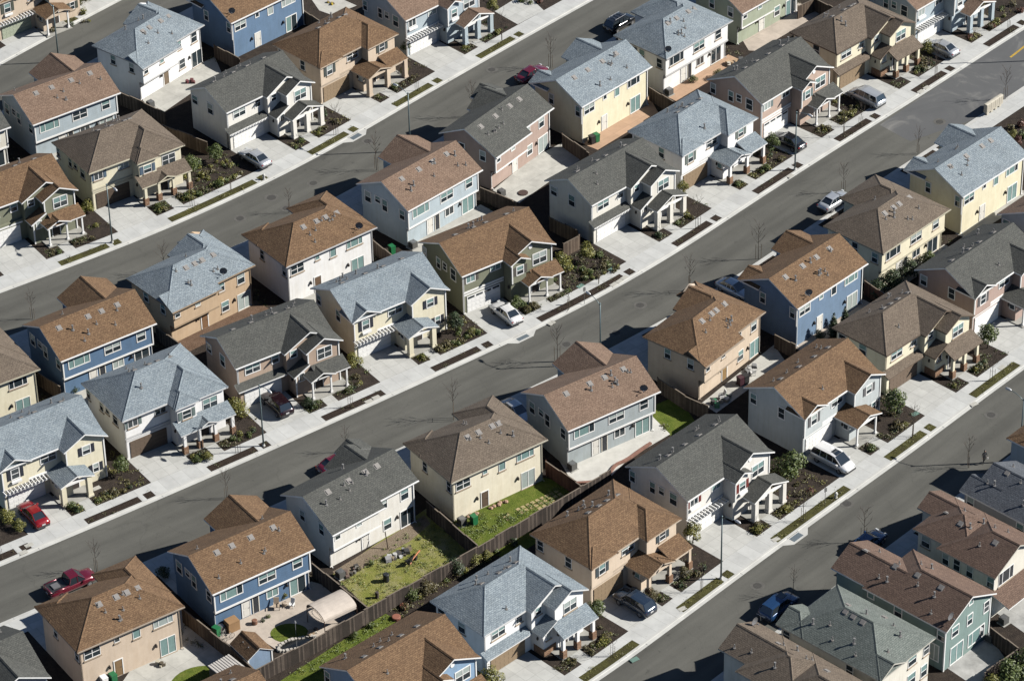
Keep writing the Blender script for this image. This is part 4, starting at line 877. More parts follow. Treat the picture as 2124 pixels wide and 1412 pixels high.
for (k, sd), L in DRIVE.items():
    L.sort(); O = (lambda d: d) if sd > 0 else (lambda d: -RW - d)
    for i, (sa, sb, nm) in enumerate(L):
        # dropped apron where the drive crosses the curb
        b = MB(); ribbon(b, k, O(.02), -.088, O(.75), .004, 0, sa + .3, sb - .3); tag(b.build('driveway_apron', CURBM), kind='structure')
        nx = L[i + 1][0] if i + 1 < len(L) else sb + 8.5
        if nx - sb < 2: continue
        rs.random(); grass = k in ('S1', 'S3', 'S0') and sd > 0
        segs = [(sb + .25, nx - .25)] if (nx - sb < 6.5 or rs.random() < .45) else [(sb + .25, nx - 1.9), (nx - 1.3, nx - .25)]
        for a, c in segs:
            b = MB(); ribbon(b, k, O(.64), .005, O(1.68), .005, 0, a, c); tag(b.build('planting_strip', GRASSY if grass else STRIPM), kind='structure'); PAD.append((k, sd, a, c, grass))
DIRT2 = soil_mat('brown packed earth', (.12, .075, .05), (.17, .11, .075), (.21, .14, .1), 1.0)
# ------------------------------------------------------------------ yards behind the houses
def strip_yard(nm, y0, mat, name, x0=.2, x1=None, z=-.005): house_quad(nm, [(x0, y0), ((x1 if x1 else HOUSES[nm]['L'] + .4), y0), ((x1 if x1 else HOUSES[nm]['L'] + .4), .9), (x0, .9)], z, mat, name)
for nm, d, m, t in (('b1', -2.6, PATIO, 'patio'), ('d1', -2.2, PATIO, 'patio'), ('d2', -2.0, DIRT2, 'bare_ground'), ('d3', -2.6, PATIO, 'patio'), ('d4', -2.9, PATIO, 'patio'), ('d7', -3.2, TERRA, 'patio'), ('f7', -1.2, PINKP, 'patio'), ('f8', -.8, PATIO, 'patio'), ('f9', -1.0, PATIO, 'patio')): strip_yard(nm, d, m, t)
px_poly([(296, 212), (337, 235), (459, 150), (445, 118), (300, 190)], -.004, PATIO, 'patio')
px_poly([(1203, 296), (1240, 311), (1366, 235), (1346, 200), (1210, 270)], -.004, TERRA, 'patio')
px_poly([(1022, 395), (1077, 421), (1217, 322), (1166, 296), (1100, 330)], -.004, PATIO, 'patio')
px_poly([(1538, 80), (1553, 105), (1570, 106), (1703, 28), (1655, 5)], -.004, PINKP, 'patio')
px_poly([(441, 1290), (441, 1312), (480, 1352), (551, 1332), (600, 1362), (640, 1352), (762, 1291), (755, 1270), (705, 1222), (646, 1205)], -.004, PINKP, 'patio')
px_poly([(235, 1440), (430, 1440), (480, 1375), (379, 1262), (360, 1262)], -.004, PATIO, 'patio')
px_poly([(690, 1190), (765, 1262), (989, 1136), (890, 1050)], -.006, PATCHY, 'back_lawn')
px_poly([(690, 1185), (712, 1206), (770, 1165), (850, 1122), (893, 1085), (880, 1068)], -.003, DIRT, 'bare_ground')
px_poly([(930, 1075), (989, 1136), (1210, 1010), (1128, 990)], -.006, LAWN, 'back_lawn')
px_poly([(1160, 955), (1190, 1004), (1222, 1004), (1262, 992), (1305, 950), (1390, 900), (1352, 862)], -.004, slab_mat('pale concrete', (.68, .67, .62), 40, 40, stain=.25), 'patio')
px_poly([(1345, 845), (1352, 872), (1390, 903), (1445, 878), (1405, 820)], -.006, LAWN, 'back_lawn')
px_poly([(1455, 836), (1486, 856), (1630, 750), (1605, 715)], -.004, PATIO, 'patio')
px_poly([(560, 1425), (725, 1318), (800, 1272), (835, 1290), (720, 1390), (640, 1430)], -.006, LAWN, 'back_lawn')
px_poly([(1000, 1142), (1090, 1090), (1120, 1120), (1060, 1160)], -.006, LAWN, 'back_lawn')
px_poly([(1958, 1380), (2025, 1425), (2090, 1372), (2053, 1318)], -.004, slab_mat('grey patio concrete', (.50, .50, .48), 40, 40, stain=.45), 'patio')
px_poly([(2064, 1268), (2150, 1330), (2150, 1215), (2100, 1225)], -.004, slab_mat('grey patio concrete', (.5, .5, .48), 40, 40), 'patio')
px_poly([(1026, 24), (1074, 51), (1128, 22), (1098, -6), (1075, -6)], -.008, CONC, 'driveway')
px_poly([(640, -10), (690, -10), (740, 12), (690, 32), (662, 22)], -.006, PATIO, 'patio')
# round lawn corner by the beige house
_b = MB(); _c = G(420, 1425, 0); _b.poly([(_c.x + 3.3 * math.cos(t), _c.y + 3.3 * math.sin(t), .002) for t in [q * math.pi / 16 for q in range(32)]]); tag(_b.build('back_lawn', LAWN), kind='structure')
# curved tiled border of the white concrete yard
def border(pts, w, h, mat, nm, label, cat):
    b = MB(); P = [G(*p, 0).to_2d() for p in pts]
    sm = []
    for i in range(len(P) - 1):
        p0, p1, p2, p3 = P[max(i - 1, 0)], P[i], P[i + 1], P[min(i + 2, len(P) - 1)]
        for t in (0, .25, .5, .75): sm.append(.5 * ((2 * p1) + (p2 - p0) * t + (2 * p0 - 5 * p1 + 4 * p2 - p3) * t * t + (3 * p1 - p0 - 3 * p2 + p3) * t ** 3))
    sm.append(P[-1]); nn = normals(sm)
    for i in range(len(sm) - 1):
        a, c = sm[i] - nn[i] * w / 2, sm[i] + nn[i] * w / 2; d, e = sm[i + 1] - nn[i + 1] * w / 2, sm[i + 1] + nn[i + 1] * w / 2
        b.poly([(a.x, a.y, h), (d.x, d.y, h), (e.x, e.y, h), (c.x, c.y, h)]); b.poly([(a.x, a.y, -.05), (d.x, d.y, -.05), (d.x, d.y, h), (a.x, a.y, h)]); b.poly([(e.x, e.y, -.05), (c.x, c.y, -.05), (c.x, c.y, h), (e.x, e.y, h)])
    return tag(b.build(nm, mat), label, cat)
border([(1196, 1003), (1225, 1001), (1245, 996), (1262, 984), (1277, 966), (1293, 958), (1310, 948), (1328, 935), (1350, 920)], .32, .22, noisy('brick border', (.30, .16, .12), .2, 3), 'brick_border', 'wavy red brick edging along the white concrete yard', 'edging')
# manholes, drains, lids
def manhole(i, px, py, r=.42, lab=''):
    p = G(px, py, -.1); b = MB(); b.cyl(p.x, p.y, -.098, -.084, r, 20); o = b.build('manhole_cover', noisy('cast iron', (.07, .068, .063), .2, 8)); tag(o, lab, 'manhole', 'manhole covers in the streets')
    c = MB(); n = 24
    for q in range(n):
        t, u = 2 * math.pi * q / n, 2 * math.pi * (q + 1) / n; r1 = r + .32
        c.poly([(p.x + r * math.cos(t), p.y + r * math.sin(t), -.092), (p.x + r * math.cos(u), p.y + r * math.sin(u), -.092), (p.x + r1 * math.cos(u), p.y + r1 * math.sin(u), -.092), (p.x + r1 * math.cos(t), p.y + r1 * math.sin(t), -.092)])
    k = c.build('collar', noisy('manhole collar', (.125, .122, .11), .2, 3)); k.parent = o
for i, (x, y, l) in enumerate([(563, 410, 'largest dark manhole cover in the upper street'), (594, 432, 'manhole cover near the brown roof of the white house'), (498, 453, 'lone manhole cover nearest the left part of the upper street'),
    (650, 380, 'manhole cover in the upper street below the weedy strip'), (763, 293, 'manhole cover by the storm drain of the upper street'), (1020, 145, 'manhole cover left of the red parked car'),
    (1328, 633, 'manhole cover in the middle street right of the lamp post'), (1278, 690, 'manhole cover beside the dark patch of the middle street'), (1175, 714, 'manhole cover just above the russet wing roof'),
    (1949, 253, 'manhole cover in the pale swirl of pavement'), (1571, 1214, 'dark manhole cover in the lower street'), (1757, 1044, 'small manhole cover in the lower street near the drain'), (2056, 860, 'dark star-shaped patch cover in the lower street at right')]): manhole(i, x, y, .45 if i != 0 else .55, l)
def storm_drain(px, py, street, lab):
    p = G(px, py, 0).to_2d(); s, _ = s_of(street, p); b = MB(); pts = []
    q = [at_s(street, s - 2.1, .05), at_s(street, s - 1.1, -.75), at_s(street, s + 1.1, -.75), at_s(street, s + 2.1, .05)]; b.poly([(v.x, v.y, -.09) for v in q]); b.poly([(v.x, v.y, -.09) for v in (at_s(street, s - 2.1, .05), at_s(street, s + 2.1, .05), at_s(street, s + 2.1, .36), at_s(street, s - 2.1, .36))])
    o = tag(b.build('storm_drain', CURBM), lab, 'drain', 'storm drains at the kerbs')
    g2 = MB(); ribbon(g2, street, -.5, -.083, .2, -.083, 0, s - .75, s + .75); k = g2.build('grate', plain('steel grate', (.22, .27, .30), .5, .5)); k.parent = o
    g3 = MB(); ribbon(g3, street, .335, -.07, .338, -.012, 0, s - .9, s + .9); k = g3.build('inlet', BLACKM); k.parent = o
storm_drain(1068, 687, 'S2', 'storm drain with grate at the kerb below the white sedan'); storm_drain(736, 281, 'S1', 'storm drain at the kerb of the upper street near the lamp post'); storm_drain(1650, 1111, 'S3', 'storm drain with bluish grate at the kerb of the lower street')
def swirl_mat():
    m, nt, b = nodes('washed asphalt'); tc = N(nt, 'ShaderNodeTexCoord'); n1 = N(nt, 'ShaderNodeTexNoise', Scale=.16, Detail=7.0, Roughness=.62, Distortion=1.2); nt.links.new(tc.outputs['Object'], n1.inputs['Vector'])
    n2 = N(nt, 'ShaderNodeTexNoise', Scale=20.0, Detail=2.0); nt.links.new(tc.outputs['Object'], n2.inputs['Vector'])
    a = ramp(nt, n1.outputs[0], [(.35, alb((.085, .088, .09))), (.55, alb((.10, .103, .104))), (.72, alb((.23, .225, .21)))]); f = ramp(nt, n2.outputs[0], [(.25, (.75,) * 3), (.75, (1.12,) * 3)])
    nt.links.new(mix(nt, 1.0, a, f, 'MULTIPLY'), b.inputs['Base Color']); b.inputs['Roughness'].default_value = .9; return m
# yellow centre line and seams
b = MB(); b0, b1 = G(2096, 118, 0).to_2d(), G(2160, 68, 0).to_2d(); n = Vector((-(b1 - b0).y, (b1 - b0).x)).normalized() * .14
b.poly([(p.x, p.y, -.094) for p in (b0 - n, b1 - n, b1 + n, b0 + n)]); tag(b.build('road_marking', noisy('yellow road paint', (.55, .36, .05), .2, 4)), kind='structure')
b = MB(); q = [G(1825, 258, 0), G(1888, 292, 0), G(2030, 243, 0), G(2300, 60, 0), G(2124, 45, 0), G(1992, 146, 0)]; b.poly([(p.x, p.y, -.096) for p in q]); tag(b.build('street_patch', swirl_mat()), kind='structure')
# ------------------------------------------------------------------ cars
def car_paint(name, c, rough=.25, metal=.3):
    m = plain('paint ' + name, c, rough, metal); b = m.node_tree.nodes['Principled BSDF']; b.inputs['Coat Weight'].default_value = .6; b.inputs['Coat Roughness'].default_value = .05; return m
TYRE = plain('tyre rubber', (.018, .018, .018), .8); RIM = plain('wheel rim', (.45, .45, .46), .35, .7); RED = plain('tail light', (.35, .01, .01), .2); LITE = plain('head light', (.6, .62, .62), .1); CARGL = plain('car glass', (.012, .016, .02), .04, 0, .8); CHROME = plain('bumper trim', (.06, .06, .065), .4)
def loft(mb, secs, m=0, caps=True):
    """secs: list of closed rings with equal counts"""
    n = len(secs[0]); base = []
    for s in secs: base.append(len(mb.v)); mb.v += [tuple(p) for p in s]
    for a, b in zip(base[:-1], base[1:]):
        for q in range(n):
            w = (q + 1) % n; mb.f.append((a + q, a + w, b + w, b + q)); mb.m.append(m); mb.uv.append(None)
    if caps: mb.f.append(tuple(base[0] + q for q in reversed(range(n)))); mb.f.append(tuple(base[-1] + q for q in range(n))); mb.m += [m, m]; mb.uv += [None, None]
# profile stations: (x along car from rear, top z, half width), nose at +x
SPEC = {
 'sedan': dict(L=4.75, W=1.80, deck=[(0, .62, .70), (.08, .90, .80), (.5, 1.00, .86), (1.1, 1.02, .89), (2.4, .98, .90), (3.3, .96, .89), (4.0, .88, .85), (4.5, .74, .76), (4.75, .55, .62)], cab=[(.62, 1.02, .70), (1.35, 1.42, .58), (2.55, 1.46, .59), (3.45, .98, .72)], wb=(.95, 3.75)),
 'van': dict(L=5.0, W=1.95, deck=[(0, .60, .80), (.06, 1.02, .90), (.4, 1.06, .95), (2.5, 1.05, .97), (3.7, 1.05, .96), (4.3, .98, .92), (4.75, .82, .82), (5.0, .55, .68)], cab=[(.08, 1.06, .84), (.42, 1.70, .70), (2.6, 1.78, .72), (3.2, 1.70, .70), (4.15, 1.04, .80)], wb=(.95, 3.95)),
 'suv': dict(L=4.75, W=1.88, deck=[(0, .60, .78), (.06, 1.02, .88), (.4, 1.06, .92), (2.4, 1.06, .94), (3.3, 1.06, .93), (4.1, 1.0, .9), (4.55, .85, .82), (4.75, .6, .68)], cab=[(.12, 1.06, .80), (.55, 1.62, .66), (2.3, 1.72, .68), (2.75, 1.66, .67), (3.5, 1.05, .78)], wb=(.9, 3.75)),
 'pickup': dict(L=5.5, W=1.98, deck=[(0, .85, .88), (.05, 1.02, .94), (.4, 1.04, .96), (2.2, 1.04, .96), (3.9, 1.06, .96), (4.5, 1.04, .94), (5.2, .96, .88), (5.5, .62, .76)], cab=[(2.15, 1.06, .84), (2.4, 1.74, .70), (3.3, 1.78, .70), (4.1, 1.07, .80)], wb=(1.1, 4.4))}
def make_car(kind, paint, label, px, ang, z=0.0, rear=False, extra=None, cat='car'):
    sp = SPEC[kind]; p = G(px[0], px[1], .75 + z); root = thing({'van': 'parked_minivan', 'suv': 'parked_suv', 'pickup': 'pickup_truck'}.get(kind, 'parked_car'), label, cat, (p.x, p.y, z), ang + (math.pi if rear else 0), 'cars parked in drives and along the kerbs')
    L = sp['L']; key = ('car', kind, paint.name)
    if key not in CACHE:
        bd = MB(); secs = []
        for x, zt, hw in sp['deck']:
            u = x - L / 2; zb = .34 if 0 < x < L else .42
            secs.append([(u, -hw * .92, zb), (u, -hw, zb + .16), (u, -hw * 1.0, zt * .78), (u, -hw * .90, zt - .02), (u, -hw * .5, zt + .02), (u, hw * .5, zt + .02), (u, hw * .90, zt - .02), (u, hw, zt * .78), (u, hw, zb + .16), (u, hw * .92, zb)])
        loft(bd, secs)
        if kind == 'pickup':
            bd.box(-L / 2 + .12, -L / 2 + 2.1, -.96, -.78, 1.0, 1.12); bd.box(-L / 2 + .12, -L / 2 + 2.1, .78, .96, 1.0, 1.12); bd.box(-L / 2 + .02, -L / 2 + .12, -.9, .9, .8, 1.12)
        cb = sp['cab']; gl = MB(); rf = MB(); ring = lambda x, z, w: [(x - L / 2, -w, z), (x - L / 2, w, z)]
        belt = [c for c in (cb[0], cb[-1])]; top = cb[1:-1]
        # glass house: windshield, rear window, sides
        bw = [(cb[0][0], cb[0][1], cb[0][2]), (cb[-1][0], cb[-1][1], cb[-1][2])]
        t0, t1 = top[0], top[-1]
        P = lambda x, w, z: (x - L / 2, w, z)
        zb0, zb1 = bw[0][1] - .03, bw[1][1] - .03
        gl.poly([P(bw[0][0], -bw[0][2], zb0), P(bw[0][0], bw[0][2], zb0), P(t0[0], t0[2], t0[1]), P(t0[0], -t0[2], t0[1])])
        gl.poly([P(bw[1][0], bw[1][2], zb1), P(bw[1][0], -bw[1][2], zb1), P(t1[0], -t1[2], t1[1]), P(t1[0], t1[2], t1[1])])
        for s in (-1, 1):
            side = [P(bw[0][0] + .05, s * (bw[0][2] + .06), zb0), P(bw[1][0] - .1, s * (bw[1][2] + .04), zb1)] + [P(t[0], s * t[2], t[1]) for t in reversed(top)]
            gl.poly(side if s < 0 else side[::-1])
        # roof and pillars
        tp = [P(t[0], -t[2] - .02, t[1] - .03) for t in top]
        for a, c in zip(top[:-1], top[1:]):
            rf.poly([P(a[0] - .03, -a[2] - .03, a[1]), P(c[0] + .03, -c[2] - .03, c[1]), P(c[0] + .03, -c[2] * .6, c[1] + .05), P(a[0] - .03, -a[2] * .6, a[1] + .05)])
            rf.poly([P(a[0] - .03, -a[2] * .6, a[1] + .05), P(c[0] + .03, -c[2] * .6, c[1] + .05), P(c[0] + .03, c[2] * .6, c[1] + .05), P(a[0] - .03, a[2] * .6, a[1] + .05)])
            rf.poly([P(a[0] - .03, a[2] * .6, a[1] + .05), P(c[0] + .03, c[2] * .6, c[1] + .05), P(c[0] + .03, c[2] + .03, c[1]), P(a[0] - .03, a[2] + .03, a[1])])
        for s in (-1, 1):
            rf.tube([P(bw[0][0], s * bw[0][2], zb0), P(t0[0], s * t0[2], t0[1])], .06, 5); rf.tube([P(bw[1][0], s * bw[1][2], zb1), P(t1[0], s * t1[2], t1[1])], .045, 5)
            for f in ((.42, .62) if kind != 'pickup' else (.5,)) if kind != 'van' else (.3, .52, .72):
                xb = bw[0][0] + (bw[1][0] - bw[0][0]) * f; xt = min(max(xb, t0[0] + .05), t1[0] - .05); rf.tube([P(xb, s * (bw[0][2] + (bw[1][2] - bw[0][2]) * f + .055), zb0), P(xt, s * (t0[2] + .01), t0[1])], .04, 4)
        wl = MB(); wl.tube([(0, -.11, 0), (0, .11, 0)], .33, 16); rm = MB(); rm.tube([(0, -.125, 0), (0, .125, 0)], .2, 12)
        hl = MB(); hl.box(-.12, .03, -.17, .17, -.07, .07); tlm = MB(); tlm.box(-.05, .03, -.11, .11, -.06, .06); bp = MB(); bp.box(-.06, .06, -.7, .7, -.1, .1); mr = MB(); mr.box(-.1, .1, -.1, .1, -.06, .08)
        lp = MB(); lp.box(-.02, .02, -.2, .2, -.08, .08)
        CACHE[key] = [m.mesh(n, [t], sm) for m, n, t, sm in ((bd, 'body', paint, True), (gl, 'glasshouse', CARGL, False), (rf, 'roof_panel', paint, False), (wl, 'tyre', TYRE, False), (rm, 'rim', RIM, False), (hl, 'headlight', LITE, False), (tlm, 'taillight', RED, False), (bp, 'bumper', CHROME, False), (mr, 'mirror', paint, False), (lp, 'plate', plain('blank plate', (.6, .6, .6), .5), False))]
    bd, gl, rf, wl, rm, hl, tl, bp, mr, lp = CACHE[key]
    link('body', bd, root); g = link('windows', gl, root); link('roof_panel', rf, root)
    for x in sp['wb']:
        for s in (-1, 1):
            t = link('wheel', wl, root, (x - L / 2, s * (sp['W'] / 2 - .14), .33)); link('rim', rm, t)
    for s in (-1, 1):
        link('headlight', hl, root, (L / 2 - .10, s * .58, .68)); link('taillight', tl, root, (-L / 2 + .09, s * .68, .82)); link('mirror', mr, root, (sp['cab'][-1][0] - L / 2 - .4, s * (sp['W'] / 2 + .05), 1.05))
    link('bumper', bp, root, (-L / 2 + .02, 0, .45)); link('bumper', bp, root, (L / 2 - .05, 0, .42)); link('licence_plate', lp, root, (-L / 2 - .01, 0, .7 if kind != 'pickup' else .6))
    if extra: extra(root, sp)
    return root
def hang(nm): return HOUSES[nm]['ang']
def sang(k, px): 
    p = G(px[0], px[1], 0).to_2d(); s, _ = s_of(k, p); d = at_s(k, s + 1, 0) - at_s(k, s - 1, 0); return math.atan2(d.y, d.x)
def roof_rack(root, sp):
    b = MB()
    for s in (-1, 1): b.tube([(-1.5, s * .55, 1.80), (.5, s * .55, 1.82)], .03, 5)
    for x in (-1.2, -.6, .0, .4): b.tube([(x, -.55, 1.82), (x, .55, 1.82)], .025, 5)
    b.build('roof_rack', METAL, root)
def sunroof(root, sp):
    b = MB(); b.box(-.1, .75, -.38, .38, 1.79 if sp is SPEC['van'] else 1.72, 1.845 if sp is SPEC['van'] else 1.785); b.build('sunroof', CARGL, root)
def bed(root, sp):
    b = MB(); b.box(-2.6, -.7, -.78, .78, .9, 1.075); b.build('load_bed', BLACKM, root); c = MB(); c.box(-2.2, -1.4, -.5, .3, 1.075, 1.2); c.build('cargo', plain('grey tarp', (.12, .12, .13), .8), root)
def bikerack(root, sp):
    b = MB(); L = sp['L']
    b.tube([(-L / 2, 0, .5), (-L / 2 - .5, 0, .55), (-L / 2 - .6, 0, 1.2)], .04, 6); b.tube([(-L / 2 - .6, -.5, 1.2), (-L / 2 - .6, .5, 1.2)], .03, 6); b.build('bike_rack', METAL, root)
SIL = car_paint('silver', (.62, .65, .68), .3, .5); WHP = car_paint('white', (1.0, 1.0, .99)); BLK = car_paint('black', (.018, .02, .024)); REDP = car_paint('red', (.32, .012, .018)); MARO_SHADE = car_paint('maroon', (.02, .006, .009)); DBL = car_paint('dark blue', (.03, .05, .085)); BLU = car_paint('blue', (.02, .065, .17)); CRIM = car_paint('crimson', (.17, .012, .03)); DGRY = car_paint('dark grey', (.035, .038, .045))  # maroon darkened to carry the shade of its drive in the paint
IN = math.pi / 2
for a in [('sedan', SIL, 'silver sedan nosed in on the drive of the white charcoal-gabled house', (528, 325), hang('c3') + IN),
          ('suv', BLK, 'black sport utility vehicle with roof rack parked at the kerb of the upper street', (1286, 45), sang('S1', (1286, 45)), roof_rack),
          ('sedan', CRIM, 'dark red car at the kerb of the upper street beside the yellow house', (1103, 151), sang('S1', (1103, 151))),
          ('sedan', SIL, 'silver sedan on the drive of the pale blue top right house', (1953, 97), hang('e9') + IN),
          ('van', SIL, 'silver minivan with roof rails on the drive below the cream taupe-gabled house', (1797, 199), hang('e8') + IN),
          ('sedan', BLK, 'dark sedan in the shaded drive of the pinkish mauve house', (1634, 290), hang('e7') + IN),
          ('sedan', SIL, 'silver car at the far kerb of the middle street above the cream taupe roof', (1731, 414), sang('S2', (1731, 414))),
          ('sedan', WHP, 'white sedan with black rear window on the drive of the olive house', (1049, 646), hang('e4') + IN),
          ('suv', MARO_SHADE, 'dark maroon car in the shaded drive of the tan gabled house', (573, 834), hang('e2') + IN),
          ('sedan', REDP, 'bright red car on the drive of the cream house at left', (68, 1063), hang('e0') + IN),
          ('sedan', CRIM, 'red car partly hidden by the charcoal roof of the off-white house', (700, 958), sang('S2', (700, 958))),
          ('pickup', CRIM, 'maroon pickup truck parked by the beige house with brown hip roof', (147, 1206), sang('S2', (147, 1206)), bed),
          ('sedan', SIL, 'pale car in the shaded drive beside the grey-blue russet-roofed house', (1072, 851), hang('f5') - IN),
          ('van', WHP, 'white minivan with sunroof facing the street on the grey house drive', (1729, 951), hang('g6') - IN, sunroof),
          ('suv', DBL, 'dark blue wagon on the drive of the peach house', (1316, 1246), hang('g4') + IN),
          ('suv', BLU, 'bright blue vehicle with rear rack at the kerb of the lower street', (1616, 1254), sang('S3', (1616, 1254)), lambda r, s: (sunroof(r, s), bikerack(r, s))),
          ('sedan', BLU, 'blue car half hidden behind the dark brown roof', (1800, 1122), sang('S3', (1800, 1122))),
          ('sedan', SIL, 'pale car in the shaded drive beside the blue house with conifers', (1524, 597), hang('f7') - IN)]:
    kw = dict(extra=a[5]) if len(a) > 5 else {}
    on_street = 'kerb' in a[2] or 'pickup' in a[2] or 'hidden' in a[2]
    make_car(a[0], a[1], a[2], a[3], a[4], -.1 if on_street else 0.0, cat={'van': 'minivan', 'pickup': 'pickup truck'}.get(a[0], 'car'), **kw)
# ------------------------------------------------------------------ street lamps
def lamp(px, py, street, sgn, label, top=None):
    p = G(px, py, 0); s, _ = s_of(street, p.to_2d()); d = (at_s(street, s + .5, 0) - at_s(street, s - .5, 0)).normalized(); n = Vector((-d.y, d.x)) * (-1 if sgn > 0 else 1)   # arm over the street
    r = thing('street_lamp', label, 'street lamp', (p.x, p.y, 0), math.atan2(n.y, n.x), 'street lamps along the kerbs')
    if 'lamp' not in CACHE:
        a = MB(); a.tube([(0, 0, 0), (0, 0, 4), (0, 0, 7.95)], [.10, .08, .06], 8); a.tube([(0, 0, 7.9), (0, 0, 8.05)], [.09, .09], 8)
        bs = MB(); bs.cyl(0, 0, 0, .25, .2, 10, 0, .14)
        b = MB(); b.tube([(0, 0, 7.75), (.5, 0, 8.1), (1.1, 0, 8.3), (1.7, 0, 8.35)], [.045, .04, .036, .034], 6)
        h = MB(); h.tube([(1.6, 0, 8.36), (1.85, 0, 8.37), (2.25, 0, 8.34), (2.4, 0, 8.32)], [.05, .15, .14, .05], 8)
        CACHE['lamp'] = (a.mesh('pole', [POLE], True), bs.mesh('base', [CURBM]), b.mesh('arm', [POLE], True), h.mesh('lamp_head', [LAMPH], True))
    a, bs, b, h = CACHE['lamp']; link('pole', a, r); link('base', bs, r); link('arm', b, r); link('lamp_head', h, r)
lamp(232.7, 503.3, 'S1', 1, 'teal street lamp in front of the beige house with blue shutters'); lamp(546.7, 924.5, 'S2', 1, 'teal street lamp by the drive with the maroon car'); lamp(1648.7, 352.2, 'S2', 1, 'teal street lamp beside the drive with the dark sedan'); lamp(1495.5, 1199.6, 'S3', 1, 'teal street lamp beside the off-white house with red shutters')
lamp(1245.5, 754, 'S2', -1, 'street lamp rising behind the russet roof in the middle of the photo'); lamp(122, 128, 'S0', -1, 'street lamp rising behind the pinkish roof at upper left'); lamp(851, 312, 'S1', -1, 'street lamp rising behind the russet roof over the upper street')
lamp(2140, 125, 'S2', -1, 'street lamp at the top right edge whose arm reaches over the street'); lamp(1180, -12, 'S1', 1, 'street lamp cut off by the top edge'); lamp(2114, 955, 'S3', -1, 'street lamp behind the slate roof at the lower right')
# ------------------------------------------------------------------ vegetation
def crown_mesh(name, blobs, n, leaf, mat, seed, up=.35):
    rnd = random.Random(seed); b = MB(); tot = sum(r * r for *_, r in blobs)
    for cx, cy, cz, r in blobs:
        for _ in range(int(n * r * r / tot)):
            d = Vector((rnd.gauss(0, 1), rnd.gauss(0, 1), rnd.gauss(0, 1))).normalized(); p = Vector((cx, cy, cz)) + Vector((d.x, d.y, d.z * .9)) * r * (rnd.uniform(.45, 1.0) ** .6) * rnd.uniform(.85, 1.12)
            if p.z < .02: p.z = rnd.uniform(.02, .12)
            nrm = (d + Vector((rnd.uniform(-.9, .9), rnd.uniform(-.9, .9), rnd.uniform(-.4, .9) + up))).normalized(); a = nrm.orthogonal().normalized(); q = rnd.uniform(0, 6.28); e = a * math.cos(q) + nrm.cross(a) * math.sin(q); f = nrm.cross(e); s = leaf * rnd.uniform(.6, 1.3)
            b.poly([p - e * s, p - f * s * .55, p + e * s, p + f * s * .55])
    return b.mesh(name, [mat])
def trunk_mesh(h, r, seed, branches=5, spread=.7):
    rnd = random.Random(seed); b = MB(); b.tube([(0, 0, -.05), (rnd.uniform(-.05, .05), .03, h * .5), (0, 0, h)], [r, r * .8, r * .5], 7)
    for _ in range(branches):
        t = rnd.uniform(0, 6.28); z = h * rnd.uniform(.5, .95); l = spread * rnd.uniform(.5, 1); b.tube([(0, 0, z), (math.cos(t) * l, math.sin(t) * l, z + l * .9)], [r * .45, r * .15], 5)
    return b.mesh('trunk', [BARK], True)
SHRUB = []
for mi, m in enumerate(LEAF):
    SHRUB.append([crown_mesh('foliage', [(0, 0, .22, .34), (.16, .1, .16, .22), (-.14, .06, .18, .24)], 130, .085, m, 10 + mi), crown_mesh('foliage', [(0, 0, .30, .40), (.2, -.1, .2, .28), (-.2, .1, .25, .3), (0, .2, .2, .25)], 200, .09, m, 30 + mi), crown_mesh('foliage', [(0, 0, .14, .26), (.2, 0, .1, .16)], 90, .07, m, 50 + mi)])
def shrub(pos, mi, k, s, label, group, rz=None):
    o = link('shrub', SHRUB[mi][k], None, pos, random.uniform(0, 6.28) if rz is None else rz); o.scale = (s, s, s * random.uniform(.85, 1.15)); return tag(o, label, 'shrub', group)
TREES = {}
def leafy(px, h, mi, label, kind='round', zoff=0, nm='leafy_tree', cat='tree', pos=None):
    p = pos if pos is not None else G(px[0], px[1], 0); key = (kind, mi)
    if key not in TREES:
        rr = random.Random(mi * 7 + len(kind))
        if kind == 'round':
            bl = [(0, 0, .62, .26)] + [(math.cos(t) * .2, math.sin(t) * .2, .52 + .16 * math.sin(t * 2.3), .17) for t in [q * 1.05 for q in range(6)]] + [(.05, 0, .82, .16)]
            TREES[key] = (crown_mesh('crown', bl, 1500, .032, LEAF[mi], mi + 70), trunk_mesh(.55, .022, mi, 6, .25))
        elif kind == 'cone':
            bl = [(0, 0, z, r) for z, r in ((.18, .20), (.32, .19), (.46, .155), (.6, .12), (.74, .085), (.87, .05))] + [(rr.uniform(-.12, .12), rr.uniform(-.12, .12), z, .1) for z in (.2, .3, .4, .5)]
            TREES[key] = (crown_mesh('crown', bl, 1500, .03, LEAF[mi], mi + 90, .1), trunk_mesh(.8, .018, mi, 4, .1))
        else:
            bl = [(0, 0, .4, .36), (.3, .1, .34, .28), (-.28, .12, .36, .3), (.05, -.3, .3, .28), (0, .1, .68, .26)]
            TREES[key] = (crown_mesh('crown', bl, 1300, .042, LEAF[mi], mi + 110), trunk_mesh(.4, .02, mi, 5, .2))
    c, t = TREES[key]; r = thing(nm, label, cat, (p.x, p.y, 0), random.uniform(0, 6.28), 'leafy trees and large bushes'); r.scale = (h, h, h); link('crown', c, r); link('trunk', t, r)
